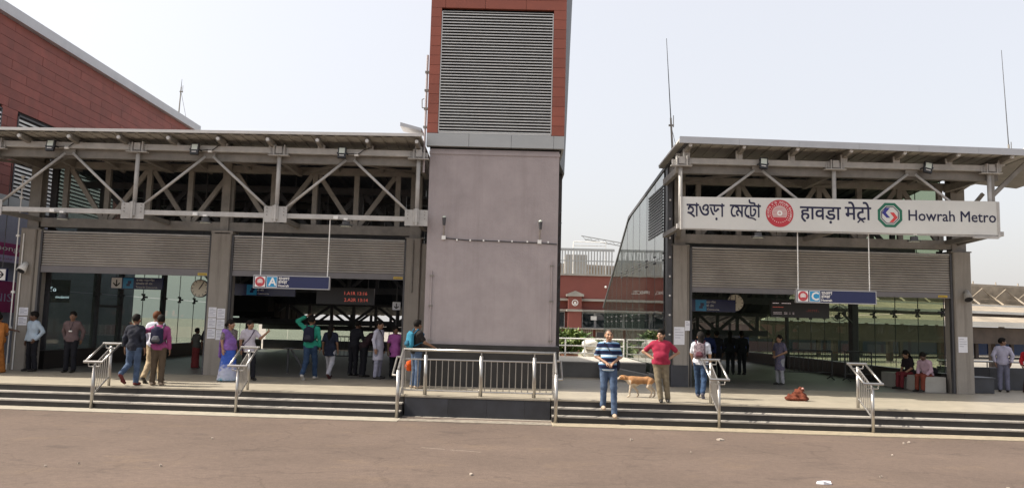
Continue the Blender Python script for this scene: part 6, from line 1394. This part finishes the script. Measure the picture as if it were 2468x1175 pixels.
# --- gap and C entrance
p = person('person in a blue striped polo shirt and jeans stepping down the stairs', 2.16, 17.28, z=RS * 2, h=1.70, face=2, arms=('clasp', 'clasp'), hands=('grip', 'grip'), legs=('stand', 'down'), top=striped(), sleeve=0.85, bottom=M_JEANS, shoes=M_SHOEL, tone=TAN, fat=1.14, hair='shaved', hmat=M_HAIRG, hem=0.82, head=4)
sling(p, 'thin dark strap bag across the striped polo shirt', SH('slingblk', (0.02, 0.02, 0.03)), 1, 0.98)
person('person in a crimson shirt and khaki trousers with both hands on the hips', 3.38, 17.72, h=1.58, face=-8, arms=('hip', 'hip'), hands=('flat', 'flat'), legs=('cross', 'apart'), top=SH('crimson', (0.27, 0.022, 0.05), 0.2), sleeve=0.75, bottom=SH('khaki', (0.17, 0.14, 0.095), 0.2), shoes=M_SHOEB, tone=TAN, fat=1.16, head=-28, hem=0.88)
p = person('person in white shirt and jeans carrying a patterned backpack towards the banner entrance', 4.56, 18.95, h=1.55, face=160, arms=('hang', 'swing'), legs=('back', 'fwd'), top=SH('whitetee', (0.50, 0.52, 0.58), 0.08), sleeve=0.8, bottom=M_JEANSD, shoes=SH('greyshoe', (0.10, 0.10, 0.13)), hair='long', tone=TAN, head=10)
backpack(p, 'dark patterned backpack over long black hair', SH('patpack', (0.03, 0.02, 0.03), 0.5, scale=25, col2=(0.28, 0.22, 0.24)), SH('patpack2', (0.08, 0.03, 0.04)))
person('person in a blue flowered dress standing inside the banner entrance', 8.30, 24.4, h=1.50, face=-60, arms=('clasp', 'clasp'), top=SH('flower', (0.045, 0.06, 0.14), 0.6, scale=28, col2=(0.20, 0.16, 0.18)), kurta=0.5, sleeve=0.7, bottom=SH('legw', (0.3, 0.3, 0.32)), shoes=M_SHOEB, hair='bun', tone=TAN)
for k, (px, py, fc, m) in enumerate(((6.75, 27.0, 170, SH('navyb', (0.02, 0.03, 0.10))), (7.15, 27.4, 190, M_DARKC), (8.2, 29.5, 160, M_DARKC), (8.6, 29.4, 185, M_DARKC))):
    person(['person in a navy shirt in the dark of the banner entrance', 'person in black next to the navy shirt in the banner entrance', 'person with long hair in black deep inside the banner entrance', 'person in black beside the long haired one deep inside the banner entrance'][k], px, py, h=1.58, face=fc, top=m, bottom=M_DARKC, shoes=M_SHOEB, tone=DRK, hair='long' if k == 2 else 'short', sleeve=1.8)
p = person('person in dark red trousers sitting on the ledge and looking down at a bag', 12.08, 23.95, h=1.52, face=-78, legs=('sit', 'sit'), seatdrop=0.36, arms=('lap', 'lap'), top=SH('blktop', (0.02, 0.015, 0.018)), sleeve=0.7, bottom=SH('dkred', (0.13, 0.02, 0.025)), shoes=M_SHOEB, hair='long', tone=TAN, lean=14, nod=18)
p = person('person in a pink shawl and dark red trousers sitting at the ledge end', 12.12, 23.05, h=1.52, face=-60, legs=('sit', 'sit'), seatdrop=0.36, arms=('lap', 'lap'), top=SH('pinkshawl', (0.40, 0.28, 0.33)), sleeve=1.8, bottom=SH('rust', (0.16, 0.04, 0.025)), shoes=M_SHOEB, hair='bun', tone=DRK, lean=20, nod=20)
held(p, 'handbag', 'black bag behind the pink shawl on the ledge', 'bag', M_DARKC, [('bag', [cap(p['T']((-.05, .24, .98)), p['T']((.08, .24, .98)), 0.13, None, 0.04)], M_DARKC), ('handle', [cap(p['T']((-.05, .22, 1.1)), p['T']((0, .12, 1.4)), 0.012, None, 0.02)], M_DARKC)])
person('person in a lavender shirt and grey trousers beyond the end column', 14.75, 23.75, h=1.58, face=150, arms=('back', 'back'), top=SH('lav', (0.42, 0.40, 0.50), 0.1), sleeve=1.8, bottom=SH('greytr', (0.16, 0.16, 0.22)), shoes=M_SHOEB, tone=BRN, head=-70)
person('person in a red shawl at the end of the low granite wall', 15.45, 23.6, h=1.42, face=-60, arms=('lap', 'lap'), top=SH('redshawl', (0.40, 0.02, 0.03)), sleeve=1.8, skirt=SH('dkskirt', (0.05, 0.02, 0.02)), hair='bun', tone=BRN, lean=12)

# --- dog, nose towards -X
def dog(x, y, z):
    s_ = 0.9
    pr = [cap((-.20, 0, .43), (.22, 0, .44), 0.115, 0.085, 0.05), cap((-.22, 0, .40), (-.10, 0, .38), 0.10, 0.10, 0.05), cap((.20, 0, .45), (.30, 0, .43), 0.085, 0.08, 0.05),
          cap((-.26, 0, .45), (-.40, -.01, .50), 0.075, 0.062, 0.04), ell((-.46, -.015, .505), (0.075, 0.058, 0.062), 0.03), cap((-.50, -.015, .490), (-.595, -.02, .455), 0.040, 0.026, 0.03), cap((-.605, -.02, .462), (-.612, -.02, .462), 0.018, None, 0.01),
          cap((-.435, .040, .545), (-.400, .072, .490), 0.018, 0.022, 0.015), cap((-.435, -.070, .545), (-.400, -.098, .490), 0.018, 0.022, 0.015)]
    def limb(pts, r):
        for (a, ra), (b, rb) in zip(pts[:-1], pts[1:]): pr.append(cap(a, b, ra, rb, 0.02))
    limb([((-.21, -.06, .40), .060), ((-.24, -.065, .27), .036), ((-.265, -.065, .15), .024), ((-.27, -.065, .05), .019), ((-.315, -.065, .020), .022)], 0)   # near foreleg
    limb([((-.19, .06, .40), .058), ((-.14, .06, .27), .034), ((-.05, .06, .16), .024), ((-.02, .06, .05), .019), ((-.06, .06, .022), .022)], 0)              # far foreleg
    limb([((.27, -.06, .42), .080), ((.21, -.065, .28), .048), ((.31, -.065, .17), .024), ((.29, -.065, .05), .019), ((.25, -.065, .020), .022)], 0)          # near hind: knee forward, hock back
    limb([((.27, .06, .42), .078), ((.28, .06, .28), .046), ((.40, .06, .18), .024), ((.41, .06, .06), .019), ((.37, .06, .022), .022)], 0)
    pr += [cap((.35, 0, .45), (.46, 0, .40), 0.026, 0.020, 0.02), cap((.46, 0, .40), (.55, 0, .30), 0.020, 0.010, 0.01)]
    P, Q = surf(pr, 0.011)
    c = P[Q].mean(1); mi = np.zeros(len(Q), int)
    mi[(c[:, 2] < 0.24 + 0.03 * np.sin(c[:, 0] * 20)) | ((c[:, 2] < 0.345 + 0.01 * np.sin(c[:, 0] * 30)) & (c[:, 0] > -0.4)) | ((c[:, 0] < -0.24) & (c[:, 0] > -0.42) & (c[:, 2] < 0.44))] = 1
    mi[(c[:, 0] < -0.535)] = 1; mi[c[:, 0] < -0.605] = 2
    mi[(np.abs(c[:, 0] + 0.508) < 0.010) & (np.abs(c[:, 2] - 0.527) < 0.012)] = 2
    root = thing('dog', 'tan and white street dog walking behind the crimson shirt', 'dog', (x, y, z))
    me = bpy.data.meshes.new('body'); me.from_pydata((P * s_).tolist(), [], Q.tolist())
    for m in (pm('fur_tan', (0.30, 0.15, 0.06), 0.8, var=0.25, scale=9, bump=0.4, bscale=60), pm('fur_white', (0.46, 0.38, 0.29), 0.8, var=0.15, scale=9, bump=0.4, bscale=60), pm('dog_nose', (0.02, 0.015, 0.012), 0.4, var=0)): me.materials.append(m)
    me.polygons.foreach_set('material_index', mi.astype(np.int32)); me.polygons.foreach_set('use_smooth', [True] * len(me.polygons)); link('body', me, None, root)
dog(3.08, 18.75, ZL)
# --- made-up cloth bundle standing in for a stray fragment of clothing
Pb, Qb = surf([cap((-.16, 0, .05), (.10, 0, .10), 0.10, 0.11, 0.05), cap((.0, .02, .14), (.10, .02, .26), 0.10, 0.06, 0.06), ell((-.08, -.05, .04), (.20, .15, .06), 0.05), ell((.12, -.06, .05), (.12, .10, .08), 0.05)], 0.012, [((0, 0, -1), -0.004)], 0.020)
bu = thing('cloth_bundle', 'made-up rust coloured cloth bundle standing in for a stray clothing fragment on the sunlit landing edge', 'bundle', (6.85, 18.95, ZL))
me = bpy.data.meshes.new('cloth'); me.from_pydata(Pb.tolist(), [], Qb.tolist()); me.materials.append(SH('rustcloth', (0.16, 0.045, 0.022), 0.4, scale=14, col2=(0.07, 0.018, 0.012))); me.polygons.foreach_set('use_smooth', [True] * len(me.polygons)); link('cloth', me, None, bu)
part('lining', SH('lining', (0.45, 0.25, 0.22)), bu, lambda b: b.sphere((6.85 + .12, 18.95 - .03, ZL + .285), 0.04, sz=0.7))
